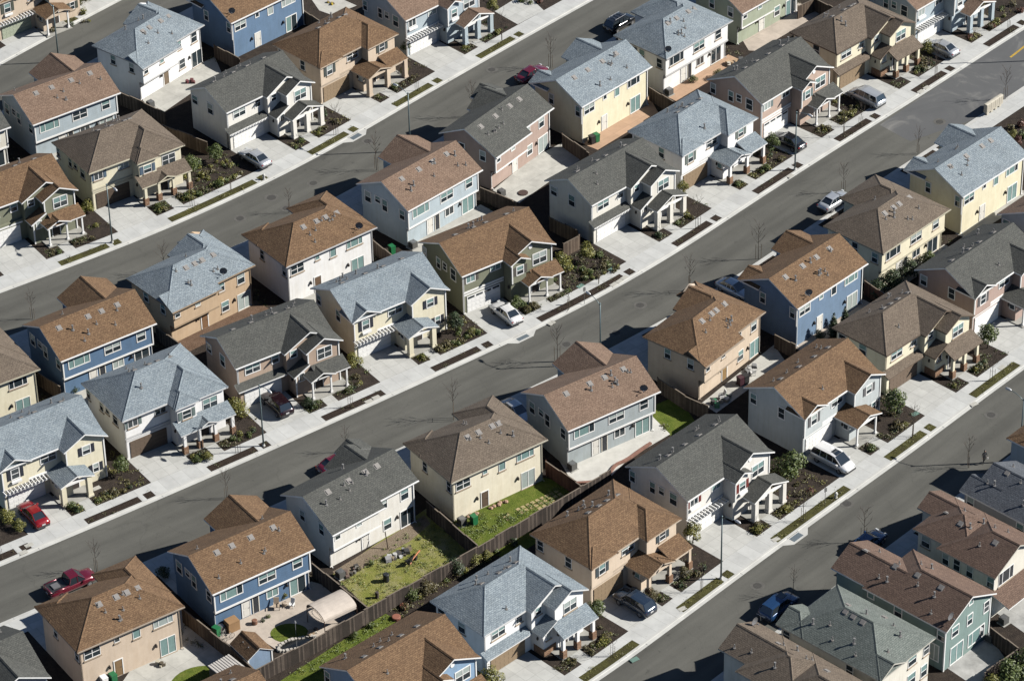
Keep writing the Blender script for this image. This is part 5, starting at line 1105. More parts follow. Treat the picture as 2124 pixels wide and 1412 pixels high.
for a in [((447, 338), 2.9, 0, 'leafy green bush tree between the beige house and the silver sedan', 'round'), ((399, 352), 2.4, 0, 'smaller green bush beside the porch of the beige house', 'bush'), ((181, 438), 1.9, 1, 'yellow-green bush left of the brown garage of the beige house', 'bush'),
          ((843, 112), 2.3, 0, 'young green tree at the corner of the peach house on the upper street', 'round'), ((1021, 28), 2.4, 1, 'yellow-green tree beside the porch of the pale blue house with pergola', 'round'), ((1417, 405), 2.2, 1, 'young yellow-green tree at the right end of the rafter-tailed house', 'round'),
          ((1601, 318), 3.0, 0, 'green tree between the white brick-porched house and the dark sedan', 'round'), ((1924, 108), 1.9, 1, 'yellow-green bush beside the silver sedan at the top right', 'bush'), ((492, 862), 2.6, 1, 'yellow-green bush at the garage corner of the tan house', 'bush'),
          ((252, 985), 2.7, 0, 'round green tree at the right end of the cream house with red car', 'round'), ((944, 690), 3.0, 2, 'dark green tree against the cream house with black shutters', 'round'), ((734, 758), 2.0, 1, 'bush at the garage corner of the cream house with black shutters', 'bush'),
          ((1217, 545), 3.0, 1, 'light green young tree between the olive house and the rafter-tailed house', 'round'), ((1166, 560), 2.6, 1, 'yellow-green bush beside the porch of the olive house', 'bush'), ((2047, 722), 3.5, 0, 'spreading green tree in front of the white garage at the right edge', 'round'), ((1853, 862), 3.9, 0, 'green tree between the grey gabled house and the cream one', 'round'),
          ((1638, 985), 3.6, 0, 'large green bush left of the white minivan', 'bush'), ((1728, 700), 3.6, 2, 'tall dark conifer against the back of the blue house', 'cone'), ((1752, 676), 2.9, 2, 'smaller dark conifer right of the tall one', 'cone'), ((1700, 702), 1.4, 2, 'low dark bush at the foot of the blue house wall', 'bush'), ((1851, 598), 3.2, 2, 'dark leafy bush at the back corner of the cream taupe-roofed house', 'bush'), ((1888, 572), 2.6, 2, 'dark bush right of the largest dark bush at the taupe-roofed house', 'bush'), ((1926, 548), 2.2, 0, 'green bush by the sliding door of the cream taupe-roofed house', 'bush'), ((1822, 615), 2.6, 2, 'dark bush left of the largest dark bush at the taupe-roofed house', 'bush'),
          ((1237, 1282), 2.6, 0, 'round green bush between the white bottom house and the dark blue wagon', 'round'), ((1020, 1418), 2.4, 1, 'yellow-green bush beside the driveway at the bottom edge', 'bush'), ((1436, 1125), 2.9, 1, 'yellow-green young tree by the drive under the street lamp', 'round'), ((2095, 1415), 3.4, 0, 'big green bush in the bottom right corner', 'bush'), ((2128, 1392), 3.2, 0, 'second green bush cut off by the right edge near the bottom corner', 'bush'), ((2060, 1432), 2.4, 1, 'lower yellow-green bush in the bottom right corner', 'bush'),
          ((15, 1082), 2.0, 1, 'bushy yellow-green plant cut off by the left edge beside the red car', 'bush'), ((40, 1098), 1.5, 1, 'spiky yellow-green plant beside the bright red car', 'bush'), ((590, 1242), 1.0, 1, 'bright green potted bush against the blue house wall', 'round'), ((430, 953), 1.3, 1, 'yellow-green agave-like plant before the white house porch', 'bush'), ((408, 958), 1.1, 0, 'green leafy plant before the white house porch', 'bush'), ((1074, 637), 1.8, 0, 'clipped green hedge bush right of the white sedan', 'bush'), ((640, 842), 1.5, 2, 'dark rounded hedge bush in front of the tan house', 'bush'), ((1350, 1240), 1.5, 3, 'rounded dull green bush beside the dark blue wagon', 'bush'), ((1420, 1195), 1.5, 3, 'dull green bush before the peach house porch', 'bush'),
          ((850, 1240), 2.0, 0, 'green bush behind the long dark fence near the pots', 'bush'), ((945, 1187), 2.3, 2, 'dark bush against the long dark fence', 'bush'), ((880, 1228), 2.0, 3, 'bare brownish bush by the long dark fence', 'bush'), ((1010, 1160), 1.3, 1, 'yellow-green weeds beneath the long dark fence', 'bush'), ((985, 1165), 1.6, 1, 'yellow-green bush at the bend of the long dark fence', 'bush'), ((1612, 800), 1.4, 1, 'green bush beside the sliding door of the peach house', 'bush'), ((1490, 163), 1.6, 0, 'green vine bush at the back wall of the white ochre-patio house', 'bush'), ((1437, 170), 1.2, 0, 'potted green plant on the ochre patio', 'bush'), ((2110, 300), 1.4, 4, 'reddish shrub at the right edge beside the yellow house', 'bush'), ((2100, 285), 1.3, 1, 'yellow shrub at the right edge beside the sidewalk', 'bush'), ((735, 1322), .9, 0, 'green plant at the fence beside the gazebo', 'bush'), ((235, 232), 1.0, 0, 'green weeds beside the pinkish-roofed house', 'bush'), ((340, 1195), 1.6, 2, 'dark bush in the shade left of the blue house', 'bush'), ((156, 812), 1.2, 2, 'dark green plant under the back wall of the left blue house', 'bush')]:
    big = a[4] != 'bush'; leafy(a[0], a[1], a[2], a[3], a[4], nm='leafy_tree' if big else 'bush', cat='tree' if big else 'bush')
# bare staked saplings along the kerbs
def sapling_mesh(seed, h):
    rnd = random.Random(seed); b = MB(); b.tube([(0, 0, -.05), (.03, 0, h * .45), (0, .04, h * .75), (.04, 0, h)], [.035, .028, .018, .008], 6)
    def br(p, d, l, r, lv):
        q = p + d * l * .5; e = p + d * l + Vector((0, 0, l * .12)); b.tube([p, q, e], [r, r * .75, r * .35], 4)
        if lv > 0:
            for _ in range(3):
                t = rnd.uniform(.4, 1); dd = (d + Vector((rnd.uniform(-.6, .6), rnd.uniform(-.6, .6), rnd.uniform(0, .5)))).normalized(); br(p.lerp(e, t), dd, l * rnd.uniform(.45, .7), r * .6, lv - 1)
    for i in range(11):
        z = h * (.42 + .5 * i / 11); t = i * 2.4 + rnd.uniform(-.4, .4); br(Vector((0, 0, z)), Vector((math.cos(t), math.sin(t), 1.3)).normalized(), h * rnd.uniform(.2, .32) * (1.15 - z / h * .5), .019, 1)
    return b.mesh('branches', [BARK], True)
SAP = [sapling_mesh(s, 4.2) for s in range(4)]
_b = MB()
for s in (-1, 1): _b.tube([(s * .28, 0, 0), (s * .28, 0, 1.7)], .026, 6)
_b.tube([(-.28, 0, 1.35), (.28, 0, 1.35)], .014, 5); STAKES = _b.mesh('stakes', [noisy('stake wood', (.17, .13, .09), .2, 5)])
SAPL = [((865, 188), 'in the weedy strip before the peach house on the upper street'), ((1041, 86), 'in the weedy strip before the pale blue house with pergola'), ((399, 428), 'in the weedy strip right of the street lamp by the beige house'), ((479, 396), 'in the strip below the bed of the beige house'), ((697, 280), 'in the strip before the white charcoal-gabled house'),
 ((781, 352), 'tall, behind the russet roof on the upper street'), ((980, 241), 'at the kerb above the mauve charcoal roof'), ((1142, 139), 'beside the dark red car on the upper street'), ((341, 566), 'hidden at its foot by the tan house roof'), ((68, 660), 'at the kerb behind the left blue house'), ((600, 440), 'at the kerb behind the white hip-roofed house'),
 ((1156, 748), 'behind the russet wing roof on the middle street'), ((941, 868), 'behind the taupe hip roof on the middle street'), ((1573, 536), 'beside the kerb behind the blue conifer house'), ((1430, 604), 'at the kerb behind the peach brown-roofed house'), ((1749, 398), 'beside the silver car at the far kerb'), ((1904, 318), 'at the kerb above the yellow right edge house'), ((2085, 205), 'next to the row of cluster mailboxes'), ((200, 1184), 'beside the maroon pickup truck'), ((470, 1032), 'with its foot hidden by the brown wing roof'), ((718, 936), 'beside the half hidden red car'),
 ((1179, 643), 'before the olive house with white sedan'), ((727, 845), 'before the tan house porch'), ((1242, 588), 'in the bed right of the olive house'), ((1448, 474), 'before the rafter-tailed off-white house'), ((1750, 283), 'first one in the strip below the silver minivan'), ((1785, 262), 'second one in the strip below the silver minivan'), ((1941, 160), 'in the strip before the cream taupe-gabled house'), ((494, 938), 'by the strip before the white brown-garaged house'), ((2092, 62), 'before the pale blue top right house'), ((2, 1160), 'at the left edge before the cream house'),
 ((1666, 1081), 'before the house with red shutters'), ((1455, 1226), 'left of the street lamp by the red shutters'), ((1271, 1360), 'before the white bottom house'), ((1893, 906), 'before the grey gabled house porch'), ((2058, 789), 'before the cream house between green trees'), ((1645, 1232), 'in front of the bright blue vehicle'), ((1791, 1122), 'by the blue half hidden car'), ((2008, 968), 'near the walking person')]
for i, (q, l) in enumerate(SAPL):
    p = G(*q, 0); r = thing('bare_sapling', 'bare staked sapling ' + l, 'young tree', (p.x, p.y, -.02), i * 1.7, 'bare saplings along the kerbs'); sc = .78 + .3 * ((i * 37) % 10) / 10; r.scale = (sc, sc, sc)
    if i in (5, 6, 11, 12, 13, 14): r.scale = (1.15, 1.15, 1.15)
    link('branches', SAP[i % 4], r); link('stakes', STAKES, r)
XM = {'c2': 6.4, 'e4': 7.4, 'g5': 4.6, 'e3': 2.4, 'e0': 2.2}
# shrubs in the front beds
rs = random.Random(11)
for nm, h in HOUSES.items():
    if not h['front'] or nm in ('a1', 'g1', 'f0', 'g8'): continue
    lush = {'c2': 46, 'e4': 54, 'e3': 26, 'e7': 16, 'e6': 14, 'e9': 14, 'g5': 30, 'g3': 14, 'e0': 16, 'g6': 12, 'e1': 12, 'g7': 12, 'e8': 12, 'g4': 8}.get(nm, 8)
    n = 0; t = 0; gx = h['ent'][1] + .3
    while n < lush and t < 300:
        t += 1
        if rs.random() < .72: x = rs.uniform(gx, h['L'] + XM.get(nm, 1.6))
        else: x = rs.uniform(6.2, h['ent'][0] - .3)
        yc = curb_y(nm, x, True, 3.2); y = rs.uniform(yc, h['pf'] - .4)
        if x > h['L'] and rs.random() < .6: y = rs.uniform(yc, 1.0)
        kk = rs.choice([0, 0, 1, 2, 2]); mi = rs.choice({'c2': [1, 1, 0, 3], 'e4': [1, 0, 3, 3], 'e7': [1, 1, 3], 'g5': [1, 4, 3, 3], 'e9': [3, 4, 1], 'g3': [1, 1, 3], 'e3': [1, 3, 0]}.get(nm, [0, 3, 3, 1, 2]))
        sc = rs.uniform(.7, 1.35); p = hp(nm, x, y, -.02); wd = ['dark green', 'yellow-green', 'deep green', 'olive brown', 'reddish'][mi]
        if nm == 'g3': wd = ['dark green', 'golden green', 'deep green', 'olive brown', 'reddish'][mi]
        shrub(p, mi, kk, sc, f'low {wd} shrub in the mulch bed of the {SHORT[nm]}', f'low shrubs in the bed of the {SHORT[nm]}'); n += 1

# creeping ground cover and weeds that soften the beds: one mass per bed
def ground_cover(name, nm, n, seed, region, mats, size=.07):
    rnd = random.Random(seed); b = MB(); cl = [region(rnd) for _ in range(max(3, n // 26))]
    for _ in range(n):
        c = rnd.choice(cl)
        if c is None: continue
        r = abs(rnd.gauss(0, .28)); t = rnd.uniform(0, 6.28); p = c + Vector((math.cos(t) * r, math.sin(t) * r, rnd.uniform(.0, .20) * max(0, 1 - r))); d = Vector((rnd.uniform(-1, 1), rnd.uniform(-1, 1), rnd.uniform(.4, 1.4))).normalized(); e = d.orthogonal().normalized(); f = d.cross(e); s = size * rnd.uniform(.6, 1.4)
        b.poly([p - e * s, p - f * s * .6, p + e * s, p + f * s * .6], rnd.choice((0, 0, 1)))
    if b.f: tag(b.build(nm, mats), kind='stuff')
for i, (nm, h) in enumerate(HOUSES.items()):
    if h['front'] and nm not in ('a1', 'g1'):
        def reg_(rnd, nm=nm, h=h):
            for _ in range(20):
                if rnd.random() < .75: x = rnd.uniform(h['ent'][1] + .25, h['L'] + XM.get(nm, 2.4) + .6)
                else: x = rnd.uniform(6.1, h['ent'][0] - .25)
                yc = curb_y(nm, x, True, 3.15); top = h['pf'] - .3 if x < h['L'] - .2 else 2.5
                if top > yc: return hp(nm, x, rnd.uniform(yc, top), -.02)
        rich = {'c2': 4200, 'e4': 4800, 'g5': 2400, 'e3': 2200, 'e0': 2200, 'e7': 1800, 'e6': 1700, 'e9': 1600, 'g6': 1200, 'e2': 1200, 'g7': 1400, 'g3': 900}.get(nm, 950)
        ground_cover(nm, 'ground_cover', rich, i, reg_, [LEAF[[3, 0, 1][i % 3]], LEAF[[0, 3, 3][i % 3]]])
    if not h['front'] and nm[0] in 'bdf':
        ground_cover(nm, 'weeds', 420, i + 500, lambda rnd, nm=nm, h=h: hp(nm, h['L'] + rnd.uniform(.4, 1.6), rnd.uniform(-1, h['D']), -.02), [LEAF[3], LEAF[0]])
for i, (k, sd, a, c, grass) in enumerate(PAD):
    O = (lambda d: d) if sd > 0 else (lambda d: -RW - d)
    def reg2(rnd):
        q = at_s(k, rnd.uniform(a + .1, c - .1), O(rnd.uniform(.75, 1.55))); return Vector((q.x, q.y, 0))
    ground_cover('', 'strip_weeds', int((c - a) * (34 if grass else 16)), i + 900, reg2, [LEAF[3], LEAF[0]] if not grass else [LEAF[1], LEAF[3]], .05)
def tufts(pts, n, seed, mats, nm):
    P = [G(*p, 0) for p in pts]; x0, x1 = min(p.x for p in P), max(p.x for p in P); y0, y1 = min(p.y for p in P), max(p.y for p in P)
    def ins(x, y):
        r = False
        for a, c in zip(P, P[1:] + P[:1]):
            if (a.y > y) != (c.y > y) and x < (c.x - a.x) * (y - a.y) / (c.y - a.y) + a.x: r = not r
        return r
    def reg3(rnd):
        for _ in range(40):
            x, y = rnd.uniform(x0, x1), rnd.uniform(y0, y1)
            if ins(x, y): return Vector((x, y, 0))
    ground_cover('', nm, n, seed, reg3, mats, .06)
GR = leaf_mat('lawn blades', (.05, .10, .012), (.20, .24, .045)); GY = leaf_mat('dry lawn blades', (.16, .16, .04), (.34, .30, .14))
tufts([(700, 1210), (765, 1255), (980, 1136), (890, 1068)], 4200, 1, [GR, GY], 'lawn_grass'); tufts([(940, 1085), (989, 1128), (1205, 1010), (1165, 1002), (1065, 1066), (1000, 1060)], 4200, 2, [GR, GR], 'lawn_grass'); tufts([(600, 1400), (725, 1325), (800, 1280), (825, 1290), (720, 1385)], 2400, 3, [GR, GR], 'lawn_grass')
tufts([(800, 1262), (870, 1215), (1005, 1145), (1040, 1150), (900, 1235), (830, 1285)], 2600, 4, [LEAF[3], LEAF[1]], 'fence_weeds')
for i, (x, y, mi, s) in enumerate([(2096, 268, 3, 1.5), (2118, 262, 4, 1.3), (2112, 322, 1, 1.2), (2086, 305, 3, 1.1), (2121, 285, 0, 1.4), (2078, 20, 0, 1.4), (2100, 12, 3, 1.5), (2117, 25, 4, 1.2), (1100, 8, 0, 1.5), (1120, 6, 4, 1.2), (1085, 3, 0, 1.6)]):
    shrub(G(x, y, 0), mi, i % 3, s, ['olive brown', 'dark green', 'reddish'][(mi == 0) + 2 * (mi == 4)] + (' shrub in the planted corner at the right edge by the yellow house' if 250 < y < 330 else ' shrub in the garden cut off by the top edge') if mi != 1 else 'yellow-green shrub in the planted corner at the right edge by the yellow house', 'shrubs in the planted corners at the edges')

for i, (x, y, mi, s) in enumerate([(770, 1300, 0, 1.2), (900, 1222, 3, 1.3), (925, 1205, 0, 1.2), (965, 1188, 1, 1.1), (840, 1262, 3, 1.1), (1030, 1146, 0, 1.2), (870, 1240, 1, 1.0), (1065, 1130, 2, 1.2)]):
    shrub(G(x, y, 0), mi, i % 3, s, ['dark green', 'yellow-green', 'deep green', 'olive brown'][mi] + ' shrub in the narrow bed behind the long dark fence', 'shrubs behind the long dark fence')
for i, (x, y, mi, s) in enumerate([(745, 1182, 3, .9), (770, 1172, 0, .8), (795, 1158, 3, .9), (870, 1118, 0, .7)]):
    shrub(G(x, y, 0), mi, i % 3, s, ['dark green', '', '', 'olive brown'][mi] + ' weed shrub along the back wall of the off-white house with patchy lawn', 'weeds along the off-white back wall')
for i, (x, y, mi, s) in enumerate([(545, 1288, 2, .7), (556, 1280, 0, .6), (628, 1225, 2, .7)]):
    shrub(G(x, y, 0), mi, i % 3, s, ['dark green', '', 'deep green'][mi] + ' potted plant along the back wall of the blue house with the gazebo', 'plants along the blue back wall')
# ------------------------------------------------------------------ fences
CAPW = noisy('sunlit fence cap wood', (.22, .18, .14), .2, 1.2, .9); FWOOD = [WOOD, noisy('dark fence wood', (.062, .048, .04), .25, 1.2, .9), noisy('red brown fence wood', (.16, .07, .045), .2, 1.2, .85)]  # cap wood made paler to stand in for sun on the top edge
FLITE = [noisy('pale plank %d' % q, c, .2, 1.2, .9) for q, c in enumerate(((.20, .15, .11), (.125, .10, .082), (.20, .095, .06)))]; FDARK = [noisy('dark plank %d' % q, c, .2, 1.2, .9) for q, c in enumerate(((.10, .072, .052), (.04, .032, .026), (.11, .046, .03)))]
def fence(pts, label, m=0, h=1.8, at=0.0, world_pts=None):
    P = world_pts or [G(*p, at).to_2d() for p in pts]; root = thing('wooden_fence', label, 'fence', (P[0].x, P[0].y, 0), 0, 'wooden yard fences'); o = P[0]; bd = MB(); rl = MB(); po = MB()
    for a, b in zip(P[:-1], P[1:]):
        d = (b - a); L = d.length; d = d / L; n = Vector((-d.y, d.x)); k = int(L / .16); a0 = a - o
        for i in range(k):
            q0, q1 = a0 + d * (L * i / k), a0 + d * (L * (i + .93) / k); zt = h + .02 * ((i * 7) % 3)
            c = [q0 - n * .012, q1 - n * .012, q1 + n * .012, q0 + n * .012]; z0 = -.02; zt += .11 * (int(i * .16 / 2.4) % 2); sh = (0, 1, 0, 2, 0, 0, 1, 2, 1, 0, 2)[(i * 7 + i // 5) % 11]
            i0 = len(bd.v); bd.v += [(p.x, p.y, z0) for p in c] + [(p.x, p.y, zt) for p in c]
            for f in ((0, 1, 5, 4), (1, 2, 6, 5), (2, 3, 7, 6), (3, 0, 4, 7), (4, 5, 6, 7)): bd.f.append(tuple(i0 + v for v in f)); bd.m.append(sh); bd.uv.append(None)
        for z in (.35, h - .3): rl.tube([(*(a0 + n * .04), z), (*(a0 + d * L + n * .04), z)], .04, 4)
        for w in range(int(L / 2.4) + 1):
            u0, u1 = a0 + d * min(L, w * 2.4), a0 + d * min(L, w * 2.4 + 2.38); zc = h + .075 + .11 * (w % 2)
            if (u1 - u0).length > .1: rl.poly([(*(u0 - n * .07), zc), (*(u1 - n * .07), zc), (*(u1 + n * .07), zc), (*(u0 + n * .07), zc)], 1)
        for i in range(int(L / 2.4) + 1):
            q = a0 + d * min(L, i * 2.4) + n * .06; po.box(q.x - .05, q.x + .05, q.y - .05, q.y + .05, -.02, h + .16)
    bd.build('boards', [FWOOD[m], FLITE[m], FDARK[m]], root); rl.build('rails', [FWOOD[m], CAPW], root); po.build('posts', FWOOD[m], root)
for pts, l, m in [([(885, 1068), (992, 1162)], 'wooden fence between the patchy lawn and the green lawn', 1), ([(765, 1290), (992, 1164), (1169, 1060), (1210, 1036), (1268, 1004)], 'long dark fence behind the patchy lawn and the green lawn', 1), ([(530, 1420), (640, 1362), (765, 1291)], 'dark fence behind the gazebo yard', 1), ([(379, 1290), (481, 1372), (530, 1420)], 'wooden fence between the beige house and the gazebo yard', 0),
   ([(648, 1196), (763, 1290)], 'wooden fence between the gazebo yard and the patchy lawn', 1), ([(1132, 985), (1205, 1036)], 'red-brown fence left of the white concrete yard', 2), ([(1363, 812), (1420, 850), (1469, 872)], 'wooden fence right of the concrete yard with the small lawn', 0), ([(1606, 722), (1650, 745)], 'wooden fence between the peach house and the blue conifer house', 0), ([(1792, 610), (1835, 640)], 'wooden fence right of the blue conifer house', 2),
   ([(1346, 208), (1405, 245)], 'wooden fence between the terracotta patio and the ochre patio', 0), ([(1166, 305), (1222, 345)], 'wooden fence between the white patio and the terracotta patio', 0), ([(996, 416), (1072, 448)], 'wooden fence left of the white patio of the mauve house', 0), ([(775, 526), (818, 562)], 'wooden fence right of the white brown-roofed house', 0), ([(445, 120), (500, 150)], 'wooden fence right of the white concrete patio at the top', 0), ([(243, 215), (300, 240), (345, 262)], 'dark fence left of the white concrete patio', 1), ([(338, 286), (432, 322)], 'wooden fence beside the shaded side of the white charcoal-gabled house', 0),
   ([(1140, 478), (1200, 508)], 'wooden fence left of the rafter-tailed house', 0), ([(1655, 40), (1690, 24)], 'wooden fence right of the pinkish patio at the top', 0), ([(1690, 24), (1745, 52)], 'wooden fence behind the taupe roof at the top right', 0), ([(625, 44), (668, 74)], 'wooden fence right of the bright blue house at the top', 0), ([(80, 800), (128, 832)], 'wooden fence left of the left blue house', 0), ([(325, 705), (372, 740)], 'wooden fence right of the left blue house', 1),
   ([(2052, 1330), (2110, 1375), (2040, 1425)], 'dark fence beside the grey concrete patio at the bottom right', 1), ([(1965, 435), (2010, 462)], 'wooden fence left of the yellow house at the right edge', 0), ([(548, 590), (600, 625)], 'wooden fence right of the tan house', 1), ([(1169, 534), (1203, 516)], 'small weathered gate fence beside the olive house', 0), ([(1000, 415), (1075, 450)], '', 0)]:
    if l: fence(pts, l, m)
# ------------------------------------------------------------------ yard objects
GREENP = plain('green bin plastic', (.012, .16, .055), .5); BROWNP = plain('maroon bin plastic', (.06, .02, .03), .5)
def bin_(px, m, label, rz=.6):
    p = G(*px, .5); r = thing('wheelie_bin', label, 'bin', (p.x, p.y, 0), rz, 'wheeled bins'); b = MB(); b.prism([(-.27, .05), (.27, .05), (.32, 1.0), (-.32, 1.0)], -.33, .33, 'y'); b.build('bin_body', m, r)
    l = MB(); l.prism([(-.36, 1.0), (.36, 1.0), (.3, 1.09), (-.3, 1.09)], -.36, .38, 'y'); l.build('lid', m, r); w = MB()
    for s in (-1, 1): w.tube([(s * .3, .33, .1), (s * .36, .33, .1)], .1, 10)
    w.build('wheels', TYRE, r); h = MB(); h.tube([(-.25, .42, .98), (.25, .42, .98)], .025, 6); h.build('handle', m, r)
bin_((1237, 286), GREENP, 'green bin on the terracotta patio'); bin_((1228, 290), BLACKM, 'black bin left of the green bin on the terracotta patio'); bin_((449, 1309), GREENP, 'green bin beside the storage box in the gazebo yard', .9); bin_((983, 1078), GREENP, 'green bin on the green lawn by the stone edging'); bin_((235, 1406), GREENP, 'green bin at the back door of the beige house'); bin_((813, 518), GREENP, 'green bin beside the white brown-roofed house'); bin_((1536, 790), BROWNP, 'maroon bin by the back door of the peach house'); bin_((1546, 786), BLACKM, 'black bin right of the maroon bin'); bin_((216, 1412), WHITE, 'white bin left of the green bin at the beige house')
ACM = plain('air conditioner casing', (.10, .10, .095), .6)
def ac(px, label):
    p = G(*px, .4); r = thing('air_conditioner', label, 'air conditioner', (p.x, p.y, 0), .7, 'air conditioner units beside the houses'); b = MB(); b.box(-.38, .38, -.38, .38, .06, .8); b.build('casing', ACM, r); g = MB(); g.tube([(0, 0, .8), (0, 0, .83)], .33, 16); g.build('fan_grille', METAL, r); q = MB(); q.box(-.5, .5, -.5, .5, -.02, .06); q.build('pad', PATIO, r)
for q, l in [((958, 1080), 'air conditioner at the corner of the cream house with the green lawn'), ((706, 1190), 'air conditioner at the corner of the off-white house'), ((1040, 400), 'air conditioner beside the white patio of the mauve house'), ((857, 507), 'air conditioner behind the olive house'), ((1187, 966), 'air conditioner on the white concrete yard'), ((1388, 190), 'air conditioner beside the ochre patio'), ((2082, 1285), 'air conditioner beside the lower right cream house'), ((2055, 1322), 'air conditioner by the teal house patio'), ((458, 1304), 'air conditioner between the green bin and the storage box'), ((312, 216), 'air conditioner at the corner of the white concrete patio')]: ac(q, l)
# gazebo with barrel canopy
p = G(690, 1290, 0); r = thing('gazebo', 'beige barrel-roofed canvas gazebo in the paved yard', 'gazebo', (p.x, p.y, 0), hang('f2') + .02); CAN = noisy('beige canvas', (.60, .53, .46), .1, 1.5, .8)
b = MB(); n = 12; hw, hl, z0, rise = 1.55, 1.95, 2.1, .62
arc = [(hw * math.cos(math.pi * q / n) * -1, z0 + rise * math.sin(math.pi * q / n)) for q in range(n + 1)]
for (x0, za), (x1, zb) in zip(arc[:-1], arc[1:]): b.poly([(-hl, x0, za), (hl, x0, za), (hl, x1, zb), (-hl, x1, zb)]); b.poly([(-hl, x0, za - .03), (-hl, x1, zb - .03), (hl, x1, zb - .03), (hl, x0, za - .03)])
b.build('canopy', CAN, r); v = MB()
for s in (-1, 1): v.box(-hl, hl, s * hw - .015, s * hw + .015, z0 - .3, z0)
v.build('valance', CAN, r); f = MB()
for sx in (-1, 1):
    f.tube([(sx * (hl + .02), y, z - .05) for y, z in arc], .025, 5); f.tube([(sx * (hl + .02), y * .85, z - .28) for y, z in arc[1:-1]], .02, 5)
    for q in range(2, n - 1): f.tube([(sx * (hl + .02), arc[q][0], arc[q][1] - .05), (sx * (hl + .02), arc[q][0] * .85, arc[q][1] - .28)], .014, 4)
f.build('frame', plain('brown iron', (.10, .055, .04), .5, .3), r)
for sx in (-1, 1):
    for sy in (-1, 1): q = MB(); q.tube([(sx * hl, sy * hw, 0), (sx * hl, sy * hw, z0)], .045, 6); q.build('post', plain('brown iron', (.10, .055, .04), .5, .3), r)
# sheds
def shed_thing(px, ang, w, d, h, wallc, roofc, label, metal=False):
    p = G(*px, 0); r = thing('garden_shed', label, 'shed', (p.x, p.y, 0), ang, 'garden sheds'); b = MB()
    wm = wall_mat('shed ' + label[:10], wallc, True)
    if not metal:
        b.prism([(-w / 2, -.02), (w / 2, -.02), (w / 2, h), (0, h + w * .32), (-w / 2, h)], -d / 2, d / 2, 'y'); b.build('wall', wm, r); m = MB(); gable_roof(m, -w / 2 - .15, w / 2 + .15, -d / 2 - .12, d / 2 + .12, h - .02, 'y', .62, th=.08); m.build('roof', [ROOFS[roofc], WHITE], r)
        for y in (-.5, .5): link('roof_turbine', FLUE, r, (-w * .22, y, h + .2)).scale = (.6, .6, .6)
        corner_trim(r, [(-w / 2, -d / 2, 0, h - .1), (w / 2, -d / 2, 0, h - .1)], WHITE)
    else:
        b.box(-w / 2, w / 2, -d / 2, d / 2, -.02, h); b.build('wall', wm, r); m = MB(); n = 9
        for q in range(n): x = -w / 2 - .1 + (w + .2) * q / n; m.prism([(x, h), (x + (w + .2) / n * .94, h), (x + (w + .2) / n * .8, h + .05), (x + (w + .2) / n * .2, h + .05)], -d / 2 - .1, d / 2 + .1, 'y')
        m.build('roof', noisy('pale metal roof', (.56, .53, .49), .08), r)
shed_thing((524, 1374), hang('f2'), 2.7, 3.1, 2.1, (.26, .36, .50), 'brown', 'small blue garden shed with brown gable roof'); shed_thing((474, 1412), hang('f2') + .1, 2.5, 2.7, 1.8, (.16, .15, .14), 'brown', 'low dark shed with flat pale metal roof', True)
def box_thing(nm, px, ang, sx, sy, sz, m, label, cat, lid=None, grp=None):
    p = G(*px, 0); r = thing(nm, label, cat, (p.x, p.y, 0), ang, grp); b = MB(); b.box(-sx / 2, sx / 2, -sy / 2, sy / 2, 0, sz); b.build('body', m, r); l = MB(); l.prism([(-sx / 2 - .04, sz), (sx / 2 + .04, sz), (sx / 2 - .05, sz + .12), (-sx / 2 + .05, sz + .12)], -sy / 2 - .04, sy / 2 + .04, 'y'); l.build('lid', lid or m, r); return r
box_thing('storage_box', (482, 1304), hang('f2'), 1.3, .95, 1.1, noisy('tan storage box', (.36, .22, .11), .1), 'tan wooden storage box against the blue house', 'storage box')
# covered round spa with dark cover
p = G(617, 1336, 0); r = thing('garden_pond', 'kidney-shaped dark pond with pale stone rim by the fence', 'pond', (p.x, p.y, 0), .45); b = MB(); c = MB(); n = 26; pts = []
for q in range(n): t = 2 * math.pi * q / n; pts.append(((1.5 + .28 * math.cos(2 * t)) * math.cos(t), (.75 + .16 * math.cos(2 * t + 1)) * math.sin(t)))
b.poly([(x, y, .12) for x, y in pts]); b.build('water', plain('dark pond water', (.012, .014, .015), .08), r)
for i, (x, y) in enumerate(pts):
    s = .22 + .05 * ((i * 5) % 3); c.prism([(x * 1.12 - s * .6, -.02), (x * 1.12 + s * .6, -.02), (x * 1.12 + s * .5, .22), (x * 1.12 - s * .5, .24)], y * 1.18 - s * .55, y * 1.18 + s * .55, 'y')
c.build('stone_rim', noisy('pale stones', (.52, .49, .44), .15, 3), r)
def chair(px, ang, m, label, s=1.0):
    p = G(*px, 0); r = thing('patio_chair', label, 'chair', (p.x, p.y, 0), ang, 'patio chairs'); r.scale = (s, s, s); b = MB(); b.box(-.3, .3, -.28, .3, .38, .45); b.build('seat', m, r); b = MB(); b.prism([(-.28, .45), (-.21, .45), (-.42, 1.15), (-.48, 1.15)], -.28, .28, 'x'); b.build('backrest', m, r)
    for x in (-.27, .27):
        for y in (-.25, .27): q = MB(); q.box(x - .03, x + .03, y - .03, y + .03, 0, .39); q.build('leg', m, r)
        q = MB(); q.box(x - .035, x + .035, -.25, .32, .6, .65); q.build('armrest', m, r)
BEI = noisy('beige wood', (.50, .40, .30), .1); chair((574, 1262), hang('f2') + 2.6, BEI, 'beige patio chair left of the potted bush'); chair((606, 1258), hang('f2') + 2.2, WHITE, 'white patio chair beyond the potted bush', .8); chair((848, 1170), 1.0, BLACKM, 'dark chair standing on the patchy lawn'); chair((1390, 306 - 130), .4, WHITE, 'white chair beside the ochre patio', .8); chair((1497, 828), 1.9, WHITE, 'white plastic chair in the clutter behind the peach house'); chair((1562, 778), .4, WHITE, 'white folded chair by the peach house sliding door', .8)
